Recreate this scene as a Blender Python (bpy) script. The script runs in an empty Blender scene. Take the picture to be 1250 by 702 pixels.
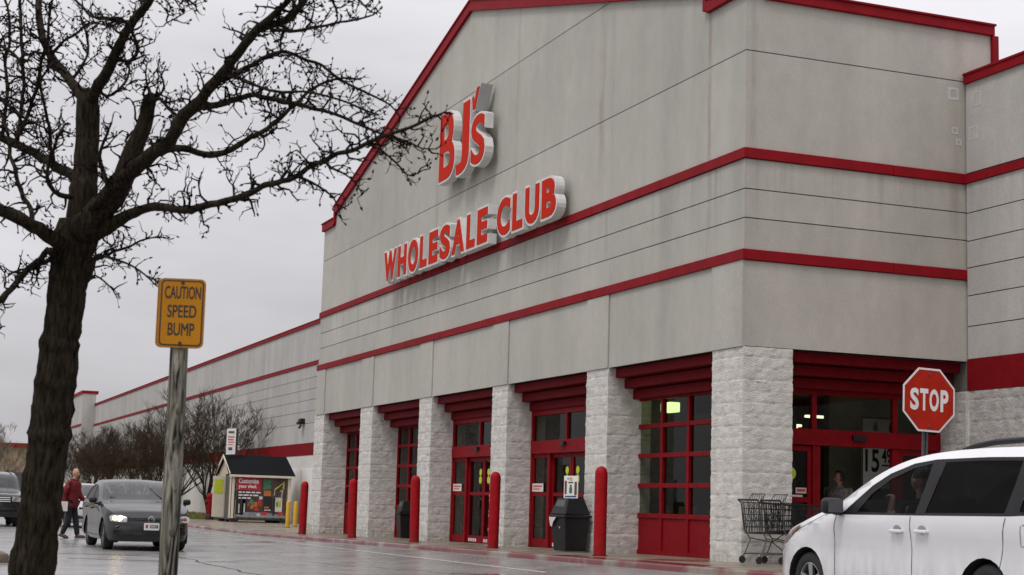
import bpy, bmesh, math, random
from mathutils import Vector, Matrix, noise, geometry
random.seed(7)
PI = math.pi
SC = bpy.context.scene
COL = SC.collection
V = Vector

# ------------------------------------------------------------------ helpers
MW = {}


class MB:
    """collects faces, then links them as one mesh object"""

    def __init__(self):
        self.v = []
        self.f = []
        self.m = []
        self.mi = 0
        self.T = None

    def add(self, verts, faces):
        b = len(self.v)
        if self.T is not None:
            verts = [self.T @ V(p) for p in verts]
        self.v.extend([tuple(p) for p in verts])
        for f in faces:
            self.f.append([i + b for i in f])
            self.m.append(self.mi)

    def box(self, x0, x1, y0, y1, z0, z1):
        v = [(x0, y0, z0), (x1, y0, z0), (x1, y1, z0), (x0, y1, z0), (x0, y0, z1), (x1, y0, z1), (x1, y1, z1), (x0, y1, z1)]
        self.add(v, [(0, 3, 2, 1), (4, 5, 6, 7), (0, 1, 5, 4), (1, 2, 6, 5), (2, 3, 7, 6), (3, 0, 4, 7)])

    def rbox(self, c, s, b=0.02, R=None, seg=2):
        """rounded box about c with sizes s"""
        bm = bmesh.new()
        bmesh.ops.create_cube(bm, size=1)
        for q in bm.verts:
            q.co = V((q.co.x * s[0], q.co.y * s[1], q.co.z * s[2]))
        bmesh.ops.bevel(bm, geom=bm.edges[:], offset=min(b, min(s) * .48), segments=seg, affect='EDGES', profile=.5)
        M = Matrix.Translation(V(c)) @ (R.to_4x4() if R else Matrix.Identity(4))
        bm.verts.index_update()
        self.add([M @ q.co for q in bm.verts], [[q.index for q in f.verts] for f in bm.faces])
        bm.free()

    def tube(self, pts, rad, n=8, caps=True, squash=None):
        pts = [V(p) for p in pts]
        if not hasattr(rad, '__len__'):
            rad = [rad] * len(pts)
        t = (pts[1] - pts[0]).normalized()
        a = V((0, 0, 1)) if abs(t.z) < .9 else V((1, 0, 0))
        u = t.cross(a).normalized()
        vs, fs = [], []
        for i, p in enumerate(pts):
            if i == 0:
                t = pts[1] - pts[0]
            elif i == len(pts) - 1:
                t = pts[-1] - pts[-2]
            else:
                t = pts[i + 1] - pts[i - 1]
            if t.length < 1e-9:
                t = V((0, 0, 1))
            t.normalize()
            u = (u - t * u.dot(t))
            if u.length < 1e-6:
                u = t.orthogonal()
            u.normalize()
            w = t.cross(u)
            for k in range(n):
                an = 2 * PI * k / n
                vs.append(p + (u * math.cos(an) + w * math.sin(an)) * rad[i])
        for i in range(len(pts) - 1):
            for k in range(n):
                k2 = (k + 1) % n
                fs.append((i * n + k, i * n + k2, (i + 1) * n + k2, (i + 1) * n + k))
        if caps:
            fs.append(tuple(range(n))[::-1])
            fs.append(tuple((len(pts) - 1) * n + k for k in range(n)))
        self.add(vs, fs)

    def lathe(self, prof, c=(0, 0, 0), axis='z', n=24, caps=True):
        """prof: list of (r, h)"""
        vs, fs = [], []
        for r, h in prof:
            for k in range(n):
                a = 2 * PI * k / n
                x, y = r * math.cos(a), r * math.sin(a)
                p = {'z': (x, y, h), 'y': (x, h, -y), 'x': (h, x, y)}[axis]
                vs.append((c[0] + p[0], c[1] + p[1], c[2] + p[2]))
        for i in range(len(prof) - 1):
            for k in range(n):
                k2 = (k + 1) % n
                fs.append((i * n + k, i * n + k2, (i + 1) * n + k2, (i + 1) * n + k))
        if caps and prof[0][0] > 1e-6:
            fs.append(tuple(range(n))[::-1])
        if caps and prof[-1][0] > 1e-6:
            fs.append(tuple((len(prof) - 1) * n + k for k in range(n)))
        self.add(vs, fs)

    def ball(self, c, r, n=12, m=8, R=None):
        if not hasattr(r, '__len__'):
            r = (r, r, r)
        vs, fs = [], []
        for i in range(m + 1):
            th = PI * i / m
            for k in range(n):
                a = 2 * PI * k / n
                p = V((r[0] * math.sin(th) * math.cos(a), r[1] * math.sin(th) * math.sin(a), r[2] * math.cos(th)))
                if R:
                    p = R @ p
                vs.append(V(c) + p)
        for i in range(m):
            for k in range(n):
                k2 = (k + 1) % n
                fs.append((i * n + k, (i + 1) * n + k, (i + 1) * n + k2, i * n + k2))
        self.add(vs, fs)

    def prism(self, poly, mp, d0, d1):
        """poly 2D (counter-clockwise seen from outside), mp(u, v, d) -> point; d1 outside"""
        n = len(poly)
        vs = [mp(u, w, d0) for u, w in poly] + [mp(u, w, d1) for u, w in poly]
        fs = [tuple(range(n))[::-1], tuple(range(n, 2 * n))]
        for i in range(n):
            j = (i + 1) % n
            fs.append((i, j, n + j, n + i))
        self.add(vs, fs)

    def build(self, name, mat, parent=None, smooth=None, world=False, merge=False, bevel=0):
        me = bpy.data.meshes.new(name)
        vs = self.v
        if world and parent is not None:
            iv = MW[parent].inverted()
            vs = [tuple(iv @ V(p)) for p in vs]
        me.from_pydata(vs, [], self.f)
        for mm in (mat if isinstance(mat, (list, tuple)) else [mat]):
            me.materials.append(mm)
        if any(self.m):
            me.polygons.foreach_set('material_index', self.m)
        if merge:
            bm = bmesh.new()
            bm.from_mesh(me)
            bmesh.ops.remove_doubles(bm, verts=bm.verts[:], dist=2e-4)
            bmesh.ops.recalc_face_normals(bm, faces=bm.faces[:])
            bm.to_mesh(me)
            bm.free()
        if smooth is not None:
            me.polygons.foreach_set('use_smooth', [True] * len(me.polygons))
            if smooth > 0:
                me.set_sharp_from_angle(angle=math.radians(smooth))
        me.update()
        o = bpy.data.objects.new(name, me)
        COL.objects.link(o)
        if parent is not None:
            o.parent = parent
            MW[o] = MW[parent]
        else:
            MW[o] = Matrix.Identity(4)
        if bevel:
            md = o.modifiers.new('bevel', 'BEVEL')
            md.width = bevel
            md.segments = 2
            md.limit_method = 'ANGLE'
        return o


def thing(name, label, cat, loc=(0, 0, 0), rz=0, group=None):
    o = bpy.data.objects.new(name, None)
    o.empty_display_size = .2
    COL.objects.link(o)
    o.location = loc
    o.rotation_euler = (0, 0, rz)
    MW[o] = Matrix.Translation(V(loc)) @ Matrix.Rotation(rz, 4, 'Z')
    tag(o, label, cat, group)
    return o


def tag(o, label=None, cat=None, group=None, kind=None):
    if label:
        o['label'] = label
    if cat:
        o['category'] = cat
    if group:
        o['group'] = group
    if kind:
        o['kind'] = kind
    return o


def dup(root, loc, rz, sc=1.0, label=None, name=None):
    r = root.copy()
    COL.objects.link(r)
    r.location = loc
    r.rotation_euler = (0, 0, rz)
    r.scale = (sc, sc, sc) if not hasattr(sc, '__len__') else sc
    if label:
        r['label'] = label
    for ch in list(root.children):
        c = ch.copy()
        COL.objects.link(c)
        c.parent = r
        for g in list(ch.children):
            d = g.copy()
            COL.objects.link(d)
            d.parent = c
    return r


# ------------------------------------------------------------------ materials
def nt(name):
    m = bpy.data.materials.new(name)
    m.use_nodes = True
    t = m.node_tree
    return m, t, t.nodes['Principled BSDF'], t.nodes, t.links


def pbr(name, col, rough=.5, var=.12, scale=6., metal=0., bump=0., bscale=30., coat=0., spec=.5, emis=None, estr=0., stretch=(1, 1, 1), rvar=0.0, isl=0.0, band=.2, warp=0.0):
    m, t, b, N, Lk = nt(name)
    b.inputs['Roughness'].default_value = rough
    b.inputs['Metallic'].default_value = metal
    b.inputs['Specular IOR Level'].default_value = spec
    if coat:
        b.inputs['Coat Weight'].default_value = coat
        b.inputs['Coat Roughness'].default_value = .04
    tc = N.new('ShaderNodeTexCoord')
    mp = N.new('ShaderNodeMapping')
    mp.inputs['Scale'].default_value = stretch
    Lk.new(tc.outputs['Object'], mp.inputs['Vector'])
    nz = N.new('ShaderNodeTexNoise')
    nz.inputs['Scale'].default_value = scale
    nz.inputs['Detail'].default_value = 6
    nz.inputs['Roughness'].default_value = .6
    nz.inputs['Distortion'].default_value = warp
    Lk.new(mp.outputs[0], nz.inputs['Vector'])
    mx = N.new('ShaderNodeMix')
    mx.data_type = 'RGBA'
    lo = [max(0, c * (1 - var)) for c in col[:3]] + [1]
    hi = [min(1, c * (1 + var)) for c in col[:3]] + [1]
    mx.inputs['A'].default_value = lo
    mx.inputs['B'].default_value = hi
    rp = N.new('ShaderNodeMapRange')
    rp.inputs['From Min'].default_value = .5 - band
    rp.inputs['From Max'].default_value = .5 + band
    Lk.new(nz.outputs['Fac'], rp.inputs['Value'])
    Lk.new(rp.outputs[0], mx.inputs['Factor'])
    col_out = mx.outputs['Result']
    if isl:
        ge = N.new('ShaderNodeNewGeometry')
        ri = N.new('ShaderNodeMapRange')
        ri.inputs['To Min'].default_value = 1 - isl
        ri.inputs['To Max'].default_value = 1 + isl
        Lk.new(ge.outputs['Random Per Island'], ri.inputs['Value'])
        vm = N.new('ShaderNodeVectorMath')
        vm.operation = 'SCALE'
        Lk.new(col_out, vm.inputs[0])
        Lk.new(ri.outputs[0], vm.inputs['Scale'])
        col_out = vm.outputs[0]
    Lk.new(col_out, b.inputs['Base Color'])
    if rvar:
        r2 = N.new('ShaderNodeMapRange')
        r2.inputs['From Min'].default_value = .3
        r2.inputs['From Max'].default_value = .7
        r2.inputs['To Min'].default_value = max(.02, rough - rvar)
        r2.inputs['To Max'].default_value = min(1, rough + rvar)
        Lk.new(nz.outputs['Fac'], r2.inputs['Value'])
        Lk.new(r2.outputs[0], b.inputs['Roughness'])
    if bump:
        n2 = N.new('ShaderNodeTexNoise')
        n2.inputs['Scale'].default_value = bscale
        n2.inputs['Detail'].default_value = 5
        Lk.new(mp.outputs[0], n2.inputs['Vector'])
        bp = N.new('ShaderNodeBump')
        bp.inputs['Strength'].default_value = bump
        bp.inputs['Distance'].default_value = .02
        Lk.new(n2.outputs['Fac'], bp.inputs['Height'])
        Lk.new(bp.outputs[0], b.inputs['Normal'])
    if emis:
        b.inputs['Emission Color'].default_value = (*emis, 1)
        b.inputs['Emission Strength'].default_value = estr
    return m


def glass(name, tint=(.6, .62, .58), ior=1.45, gl=1.0, rough=.015):
    m = bpy.data.materials.new(name)
    m.use_nodes = True
    t = m.node_tree
    N, Lk = t.nodes, t.links
    N.remove(N['Principled BSDF'])
    tr = N.new('ShaderNodeBsdfTransparent')
    tr.inputs['Color'].default_value = (*tint, 1)
    gs = N.new('ShaderNodeBsdfGlossy')
    gs.inputs['Roughness'].default_value = rough
    gs.inputs['Color'].default_value = (gl, gl, gl, 1)
    g = N.new('ShaderNodeNewGeometry')
    dt = N.new('ShaderNodeVectorMath')
    dt.operation = 'DOT_PRODUCT'
    Lk.new(g.outputs['Incoming'], dt.inputs[0])
    Lk.new(g.outputs['Normal'], dt.inputs[1])

    def mth(op, a, b_):
        q = N.new('ShaderNodeMath')
        q.operation = op
        for i, z in enumerate((a, b_)):
            if z is None:
                continue
            if hasattr(z, 'links'):
                Lk.new(z, q.inputs[i])
            else:
                q.inputs[i].default_value = z
        return q.outputs[0]
    f0 = ((ior - 1) / (ior + 1)) ** 2 * 2
    k = mth('SUBTRACT', 1.0, mth('ABSOLUTE', dt.outputs['Value'], None))
    fr = mth('ADD', mth('MULTIPLY', mth('POWER', k, 5.0), 1 - f0), f0)
    mx = N.new('ShaderNodeMixShader')
    Lk.new(fr, mx.inputs[0])
    Lk.new(tr.outputs[0], mx.inputs[1])
    Lk.new(gs.outputs[0], mx.inputs[2])
    Lk.new(mx.outputs[0], N['Material Output'].inputs[0])
    return m


def concrete(name, col, streak=.16, stains=()):
    """tilt-up concrete: sand grain, soft blotches, vertical weather streaks; stains: (axis, centre, width, zmin) brown runs"""
    m, t, b, N, Lk = nt(name)
    b.inputs['Roughness'].default_value = .85
    b.inputs['Specular IOR Level'].default_value = .25
    geo = N.new('ShaderNodeNewGeometry')

    def nz(scale, st, det=6, rg=.6):
        mp = N.new('ShaderNodeMapping')
        mp.inputs['Scale'].default_value = st
        Lk.new(geo.outputs['Position'], mp.inputs['Vector'])
        n = N.new('ShaderNodeTexNoise')
        n.inputs['Scale'].default_value = scale
        n.inputs['Detail'].default_value = det
        n.inputs['Roughness'].default_value = rg
        Lk.new(mp.outputs[0], n.inputs['Vector'])
        return n.outputs['Fac']

    def mr(x, a, c, d, e):
        r = N.new('ShaderNodeMapRange')
        r.inputs['From Min'].default_value = a
        r.inputs['From Max'].default_value = c
        r.inputs['To Min'].default_value = d
        r.inputs['To Max'].default_value = e
        Lk.new(x, r.inputs['Value'])
        return r.outputs[0]

    def mul(x, y):
        q = N.new('ShaderNodeMath')
        q.operation = 'MULTIPLY'
        Lk.new(x, q.inputs[0])
        Lk.new(y, q.inputs[1])
        return q.outputs[0]
    blot = mr(nz(.5, (1, 1, .7)), .3, .7, 1 - streak * .8, 1 + streak * .5)
    strk = mr(nz(1.1, (1.2, 1.2, .07), 3, .5), .42, .75, 1.0, 1 - streak)
    fine = mr(nz(1.0, (3.5, 3.5, 2.2), 6, .75), .3, .7, .93, 1.06)
    grain = mr(nz(55, (1, 1, 1), 2), .3, .7, .86, 1.12)
    isl = mr(geo.outputs['Random Per Island'], 0, 1, .945, 1.045)
    sp = N.new('ShaderNodeSeparateXYZ')
    Lk.new(geo.outputs['Position'], sp.inputs[0])
    # drips running down from the upper stripe
    zf = mul(mr(sp.outputs[2], 5.9, 7.2, 0, 1), mr(sp.outputs[2], 7.34, 7.36, 1, 0))
    dr = mul(zf, mr(nz(2.3, (2.0, 2.0, .05), 3, .6), .5, .72, 0, .20))
    drip = N.new('ShaderNodeMath')
    drip.operation = 'SUBTRACT'
    drip.inputs[0].default_value = 1.0
    Lk.new(dr, drip.inputs[1])
    v = mul(mul(mul(blot, strk), mul(fine, grain)), mul(isl, drip.outputs[0]))
    mx = N.new('ShaderNodeVectorMath')
    mx.operation = 'SCALE'
    mx.inputs[0].default_value = col
    Lk.new(v, mx.inputs['Scale'])
    out = mx.outputs[0]
    for (ax, c0, wd, zm, am) in stains:
        d = N.new('ShaderNodeMath')
        d.operation = 'SUBTRACT'
        Lk.new(sp.outputs[ax], d.inputs[0])
        d.inputs[1].default_value = c0
        a = N.new('ShaderNodeMath')
        a.operation = 'ABSOLUTE'
        Lk.new(d.outputs[0], a.inputs[0])
        f = mr(a.outputs[0], 0, wd, am, 0)
        z = mr(sp.outputs[2], zm, zm + 1.2, 0, 1)
        f = mul(mul(f, z), mr(nz(2.2, (2, 2, .5)), .35, .65, .1, 1))
        g = N.new('ShaderNodeMix')
        g.data_type = 'RGBA'
        Lk.new(f, g.inputs['Factor'])
        Lk.new(out, g.inputs['A'])
        g.inputs['B'].default_value = (.20, .13, .085, 1)
        out = g.outputs['Result']
    Lk.new(out, b.inputs['Base Color'])
    bp = N.new('ShaderNodeBump')
    bp.inputs['Strength'].default_value = .35
    bp.inputs['Distance'].default_value = .01
    Lk.new(nz(40, (1, 1, 1), 3), bp.inputs['Height'])
    Lk.new(bp.outputs[0], b.inputs['Normal'])
    return m


def wet(name, c0, c1, r0, r1, pscale=.35, puddle=.6, bump=.15, bscale=60, st=(1, 1, 1), red=None):
    """wet paving: film of water with smoother puddle patches"""
    m, t, b, N, Lk = nt(name)
    geo = N.new('ShaderNodeNewGeometry')
    mp = N.new('ShaderNodeMapping')
    mp.inputs['Scale'].default_value = st
    Lk.new(geo.outputs['Position'], mp.inputs['Vector'])

    def nz(scale, det=6, src=mp.outputs[0]):
        n = N.new('ShaderNodeTexNoise')
        n.inputs['Scale'].default_value = scale
        n.inputs['Detail'].default_value = det
        Lk.new(src, n.inputs['Vector'])
        return n.outputs['Fac']

    def mr(x, a, c, d, e):
        r = N.new('ShaderNodeMapRange')
        r.inputs['From Min'].default_value = a
        r.inputs['From Max'].default_value = c
        r.inputs['To Min'].default_value = d
        r.inputs['To Max'].default_value = e
        Lk.new(x, r.inputs['Value'])
        return r.outputs[0]
    big = nz(pscale, 5)
    pd = mr(big, puddle, puddle + .08, 0, 1)
    grain = nz(45, 3, geo.outputs['Position'])
    mx = N.new('ShaderNodeMix')
    mx.data_type = 'RGBA'
    mx.inputs['A'].default_value = (*c0, 1)
    mx.inputs['B'].default_value = (*c1, 1)
    k = N.new('ShaderNodeMath')
    k.operation = 'ADD'
    Lk.new(mr(grain, .3, .7, 0, .6), k.inputs[0])
    Lk.new(mr(nz(.8, 8), .32, .68, -.35, .5), k.inputs[1])
    Lk.new(k.outputs[0], mx.inputs['Factor'])
    col = mx.outputs['Result']
    if red:
        m2 = N.new('ShaderNodeMix')
        m2.data_type = 'RGBA'
        Lk.new(mr(nz(1.1), .36, .50, 0, .97), m2.inputs['Factor'])
        Lk.new(col, m2.inputs['A'])
        m2.inputs['B'].default_value = (*red, 1)
        col = m2.outputs['Result']
    Lk.new(col, b.inputs['Base Color'])
    rg = N.new('ShaderNodeMix')
    rg.data_type = 'FLOAT'
    Lk.new(pd, rg.inputs[0])
    Lk.new(mr(nz(.9), .3, .7, r0, r1), rg.inputs[2])
    rg.inputs[3].default_value = .05
    Lk.new(rg.outputs[0], b.inputs['Roughness'])
    bp = N.new('ShaderNodeBump')
    bp.inputs['Distance'].default_value = .006
    Lk.new(grain, bp.inputs['Height'])
    iv = N.new('ShaderNodeMath')
    iv.operation = 'SUBTRACT'
    iv.inputs[0].default_value = 1
    Lk.new(pd, iv.inputs[1])
    sm = N.new('ShaderNodeMath')
    sm.operation = 'MULTIPLY'
    sm.inputs[1].default_value = bump
    Lk.new(iv.outputs[0], sm.inputs[0])
    Lk.new(sm.outputs[0], bp.inputs['Strength'])
    Lk.new(bp.outputs[0], b.inputs['Normal'])
    return m


CON = (.435, .420, .377)
M = dict(
    concrete=concrete('concrete panel', CON, .11, [(1, 30.35, .22, 7.6, .5), (1, 25.55, .10, 5.6, .55), (1, 35.3, .10, 7.7, .3), (1, 41.2, .09, 6, .3)]),
    concrete_side=concrete('concrete side panel', (.455, .43, .388), .12, [(0, 13.95, .12, 5.8, .35), (0, 18.3, .2, 5.6, .25)]),
    concrete_long=concrete('concrete long wall', (.44, .428, .404), .14),
    core=pbr('dark panel joint', (.12, .115, .105), .9),  # dark joint colour seen between the wall panels
    block=pbr('painted split face block', (.60, .58, .545), .92, .16, 4.5, bump=1.0, bscale=42, spec=.1),
    block_grey=pbr('grey split face block', (.42, .405, .385), .85, .22, 7, bump=.9, bscale=26),
    smooth_block=pbr('painted smooth block', (.62, .60, .57), .75, .06, 3, bump=.1),
    red=pbr('red stripe paint', (.215, .004, .009), .65, .16, 2.2, bump=.12, bscale=3, spec=.15, isl=.10),
    red_band=pbr('red wall band', (.185, .004, .008), .8, .18, 4, bump=.25, bscale=40, spec=.12),
    red_dark=pbr('shaded red paint', (.13, .002, .006), .7, .2, 5, bump=.05, spec=.12),  # shade under the canopy put into this darker red of the header beams
    red_frame=pbr('red door frame paint', (.195, .003, .007), .55, .16, 6, spec=.12),
    bollard=pbr('red bollard sleeve', (.30, .005, .009), .55, .22, 7, bump=.10, bscale=14, spec=.14, rvar=.2),
    letter_red=pbr('red acrylic letter face', (.50, .019, .005), .6, .05, 4, spec=.05),
    letter_white=pbr('white letter return', (.62, .62, .60), .5, .12, 5, spec=.2),
    letter_grey=pbr('grey letter return', (.42, .42, .42), .4, .06, 4),
    glass=glass('store glass', (.46, .48, .42), 1.28, .6),
    black=pbr('black plastic', (.011, .011, .012), .45, .2, 8, bump=.1, spec=.3),
    dark=pbr('dark interior', (.016, .016, .015), .8),
    rubber=pbr('tyre rubber', (.016, .016, .017), .75, .2, 20),
    chrome=pbr('chrome', (.6, .6, .6), .15, .05, 4, metal=1),
    alloy=pbr('alloy', (.45, .45, .46), .3, .08, 6, metal=.9),
    white=pbr('white paper', (.75, .75, .74), .6, .03),
    sign_white=pbr('white sign sheeting', (.70, .70, .70), .45, .05),
    stop_red=pbr('red sign sheeting', (.37, .017, .007), .5, .16, 4, spec=.15),
    sign_yellow=pbr('amber sign sheeting', (.40, .165, .006), .55, .12, 4, spec=.15),
    sign_edge=pbr('faded amber sign rim', (.34, .14, .016), .55, .1, 5, spec=.15),
    ink=pbr('black ink', (.012, .011, .011), .5),
    galv=pbr('galvanised metal', (.11, .11, .105), .5, .2, 9, metal=.4),
    wood=pbr('weathered post wood', (.15, .142, .115), .95, .9, 4, bump=1.0, bscale=10, stretch=(4.5, 4.5, .40), spec=.08, band=.10, warp=1.6),
    knot=pbr('wood knot', (.075, .065, .055), .9, .3, 30),
    bark=pbr('tree bark', (.022, .017, .011), .95, .9, 18, bump=1.0, bscale=16, stretch=(2.4, 2.4, .4), spec=.1),
    twig=pbr('twig bark', (.010, .0075, .0065), .9, .5, 12, spec=.05),
    bud=pbr('leaf bud', (.024, .012, .009), .8, .4, 12, spec=.05),
    shrub=pbr('brown shrub twig', (.048, .033, .021), .9, .55, 2, spec=.1),
    shrub_pale=pbr('pale far twig', (.12, .098, .066), .9, .3, 9),
    grass=pbr('winter grass', (.13, .125, .03), .9, .45, 14, bump=.5),
    yellow=pbr('yellow post paint', (.60, .33, .012), .45, .12, 6),
    shingle=pbr('black roof shingle', (.009, .010, .012), .95, .4, 25, bump=.6, bscale=30, spec=.08),
    beige=pbr('beige shed siding', (.50, .40, .29), .7, .08, 5),
    trim=pbr('cream shed trim', (.62, .57, .47), .6, .06, 5),
    steel_grey=pbr('dark grey', (.07, .07, .075), .5),
    lens=pbr('headlight lens', (.30, .30, .31), .12, .3, 14, metal=.6),
    amber=pbr('amber lamp', (.24, .075, .015), .25),
    lamp_on=pbr('lit headlight', (.9, .8, .5), .2, emis=(1., .72, .34), estr=7.),
    tube_on=pbr('lit tube', (.8, .8, .6), .4, emis=(1., .92, .62), estr=2.6),
    box_on=pbr('lit fixture', (.7, .8, .4), .4, emis=(.78, 1., .45), estr=2.2),
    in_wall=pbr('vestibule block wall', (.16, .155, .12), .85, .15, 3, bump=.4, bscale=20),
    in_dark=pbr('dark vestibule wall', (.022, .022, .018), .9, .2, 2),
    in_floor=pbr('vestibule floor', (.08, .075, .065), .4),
    skin=pbr('skin', (.42, .225, .15), .55, .06, 20),
    skin_dark=pbr('darker skin', (.30, .145, .085), .55, .06, 20),
    hair=pbr('dark hair', (.012, .010, .009), .7, .3, 40),
    eye=pbr('eye', (.02, .017, .015), .3),
    lip=pbr('lip', (.30, .10, .08), .5),
    jacket_red=pbr('red jacket cloth', (.14, .004, .008), .85, .25, 9, bump=.5, bscale=8),
    jeans=pbr('dark trousers', (.010, .011, .015), .9, .25, 9, bump=.4, bscale=9),
    shoe=pbr('dark shoe', (.05, .022, .016), .6),
    shirt=pbr('dark shirt', (.022, .022, .025), .9, .2, 9),
    shirt_pat=pbr('patterned jacket', (.13, .125, .115), .9, .95, 38),
    asphalt=wet('wet asphalt', (.175, .172, .167), (.275, .270, .262), .20, .34, .30, .60, .14),
    walk=wet('wet concrete walk', (.17, .145, .11), (.27, .235, .185), .22, .45, .5, .60, .15),
    kerb=wet('red painted kerb', (.16, .135, .105), (.24, .205, .165), .15, .4, .5, .57, .1, red=(.125, .004, .006)),
    line=pbr('worn white line', (.42, .42, .41), .35, .35, 5),
    seam=pbr('tar seam', (.012, .012, .012), .18),
    tan=pbr('tan far wall', (.27, .20, .125), .85, .15, .3),
    far_roof=pbr('roof membrane', (.3, .3, .3), .9),
)


def grime(m, z0, z1, amt, col=(.33, .31, .28)):
    """road film thickening towards the sills"""
    t = m.node_tree
    N, Lk = t.nodes, t.links
    b = N['Principled BSDF']
    src = b.inputs['Base Color'].links[0].from_socket
    tc = N.new('ShaderNodeTexCoord')
    sp = N.new('ShaderNodeSeparateXYZ')
    Lk.new(tc.outputs['Object'], sp.inputs[0])
    r = N.new('ShaderNodeMapRange')
    r.inputs['From Min'].default_value = z1
    r.inputs['From Max'].default_value = z0
    r.inputs['To Max'].default_value = amt
    Lk.new(sp.outputs[2], r.inputs['Value'])
    mp = N.new('ShaderNodeMapping')
    mp.inputs['Scale'].default_value = (5, 5, 1.2)
    Lk.new(tc.outputs['Object'], mp.inputs['Vector'])
    n = N.new('ShaderNodeTexNoise')
    n.inputs['Scale'].default_value = 2.0
    n.inputs['Detail'].default_value = 8
    Lk.new(mp.outputs[0], n.inputs['Vector'])
    q = N.new('ShaderNodeMapRange')
    q.inputs['From Min'].default_value = .35
    q.inputs['From Max'].default_value = .65
    Lk.new(n.outputs['Fac'], q.inputs['Value'])
    k = N.new('ShaderNodeMath')
    k.operation = 'MULTIPLY'
    Lk.new(r.outputs[0], k.inputs[0])
    Lk.new(q.outputs[0], k.inputs[1])
    x = N.new('ShaderNodeMix')
    x.data_type = 'RGBA'
    Lk.new(k.outputs[0], x.inputs['Factor'])
    Lk.new(src, x.inputs['A'])
    x.inputs['B'].default_value = (*col, 1)
    Lk.new(x.outputs['Result'], b.inputs['Base Color'])
    return m


grime(M['block'], -.28, .30, .75, (.24, .205, .165))
grime(M['bollard'], .0, .45, .35, (.10, .05, .04))


def text_mesh(s, bold=0.0, depth=0.0, shear=0.0):
    """flat or extruded glyphs from the built-in font; returns verts, faces, bounds (local x right, y up, z towards the reader)"""
    cu = bpy.data.curves.new('lettering', 'FONT')
    cu.body = s
    cu.size = 1.0
    cu.offset = bold
    cu.extrude = depth / 2
    cu.shear = shear
    cu.resolution_u = 5
    ob = bpy.data.objects.new('lettering', cu)
    COL.objects.link(ob)
    dg = bpy.context.evaluated_depsgraph_get()
    me = bpy.data.meshes.new_from_object(ob.evaluated_get(dg))
    vs = [v.co.copy() for v in me.vertices]
    fs = [tuple(p.vertices) for p in me.polygons]
    bpy.data.objects.remove(ob)
    bpy.data.curves.remove(cu)
    bpy.data.meshes.remove(me)
    xs = [v.x for v in vs]
    ys = [v.y for v in vs]
    return vs, fs, (min(xs), max(xs), min(ys), max(ys))


def frame_map(o, right, up):
    o, right, up = V(o), V(right).normalized(), V(up).normalized()
    out = right.cross(up)
    return lambda u, w, d=0.0: o + right * u + up * w + out * d


def put_text(mb, s, mp, u0, u1, w0, w1, d0, d1, bold=.02, shear=0., grow=0.):
    """fits the glyphs of s into the rectangle u0..u1, w0..w1 of plane mp, from depth d0 to d1"""
    vs, fs, (xa, xb, ya, yb) = text_mesh(s, bold, 1.0, shear)
    out = []
    for v in vs:
        u = u0 + (v.x - xa) / (xb - xa) * (u1 - u0)
        w = w0 + (v.y - ya) / (yb - ya) * (w1 - w0)
        out.append(mp(u, w, d0 + (v.z + .5) * (d1 - d0)))
    mb.add(out, fs)


def rrect(u0, u1, w0, w1, r, n=4):
    P = []
    for cx, cy, a0 in ((u1 - r, w0 + r, -PI / 2), (u1 - r, w1 - r, 0), (u0 + r, w1 - r, PI / 2), (u0 + r, w0 + r, PI)):
        for k in range(n + 1):
            a = a0 + PI / 2 * k / n
            P.append((cx + r * math.cos(a), cy + r * math.sin(a)))
    return P


def inside(p, poly):
    x, y = p
    c = False
    j = len(poly) - 1
    for i in range(len(poly)):
        xi, yi = poly[i]
        xj, yj = poly[j]
        if (yi > y) != (yj > y) and x < (xj - xi) * (y - yi) / (yj - yi) + xi:
            c = not c
        j = i
    return c


def dist_poly(p, poly):
    best = 1e9
    q = V((p[0], p[1]))
    for i in range(len(poly)):
        a, b = V(poly[i]), V(poly[(i + 1) % len(poly)])
        ab = b - a
        t = max(0, min(1, (q - a).dot(ab) / max(1e-12, ab.length_squared)))
        best = min(best, (a + ab * t - q).length)
    return best


def triangulate(outer, holes=(), grid=.14):
    pts, edges = [], []
    for loop in [outer] + list(holes):
        b = len(pts)
        n = len(loop)
        pts += [V((p[0], p[1])) for p in loop]
        edges += [(b + i, b + (i + 1) % n) for i in range(n)]
    if grid:
        xs = [p[0] for p in outer]
        ys = [p[1] for p in outer]
        y = min(ys) + grid * .5
        r = 0
        while y < max(ys):
            x = min(xs) + grid * (.5 if r % 2 else .25)
            while x < max(xs):
                if inside((x, y), outer) and not any(inside((x, y), h) for h in holes):
                    if min(dist_poly((x, y), l) for l in [outer] + list(holes)) > grid * .35:
                        pts.append(V((x, y)))
                x += grid
            y += grid * .87
            r += 1
    vs, es, fs, *_ = geometry.delaunay_2d_cdt(pts, edges, [], 0, 1e-6)
    out = []
    for f in fs:
        c = sum((vs[i] for i in f), V((0, 0))) / len(f)
        if inside(c, outer) and not any(inside(c, h) for h in holes):
            out.append(tuple(f))
    return vs, out


def clip(poly, a, b, c):
    """keep a*u + b*w <= c"""
    out = []
    n = len(poly)
    for i in range(n):
        p, q = poly[i], poly[(i + 1) % n]
        dp, dq = a * p[0] + b * p[1] - c, a * q[0] + b * q[1] - c
        if dp <= 0:
            out.append(p)
        if (dp < 0 < dq) or (dq < 0 < dp):
            t = dp / (dp - dq)
            out.append((p[0] + (q[0] - p[0]) * t, p[1] + (q[1] - p[1]) * t))
    return out


def clip_rect(poly, u0, u1, w0, w1):
    for a, b, c in ((-1, 0, -u0), (1, 0, u1), (0, -1, -w0), (0, 1, w1)):
        if poly:
            poly = clip(poly, a, b, c)
    return poly


# ------------------------------------------------------------------ site levels
X0, Y0, Y1 = 13.8, 24.22, 53.34           # entrance front, its near corner, its far end
XM = 18.51                                # face of the long wall
KX = 11.5                                 # kerb line


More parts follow.
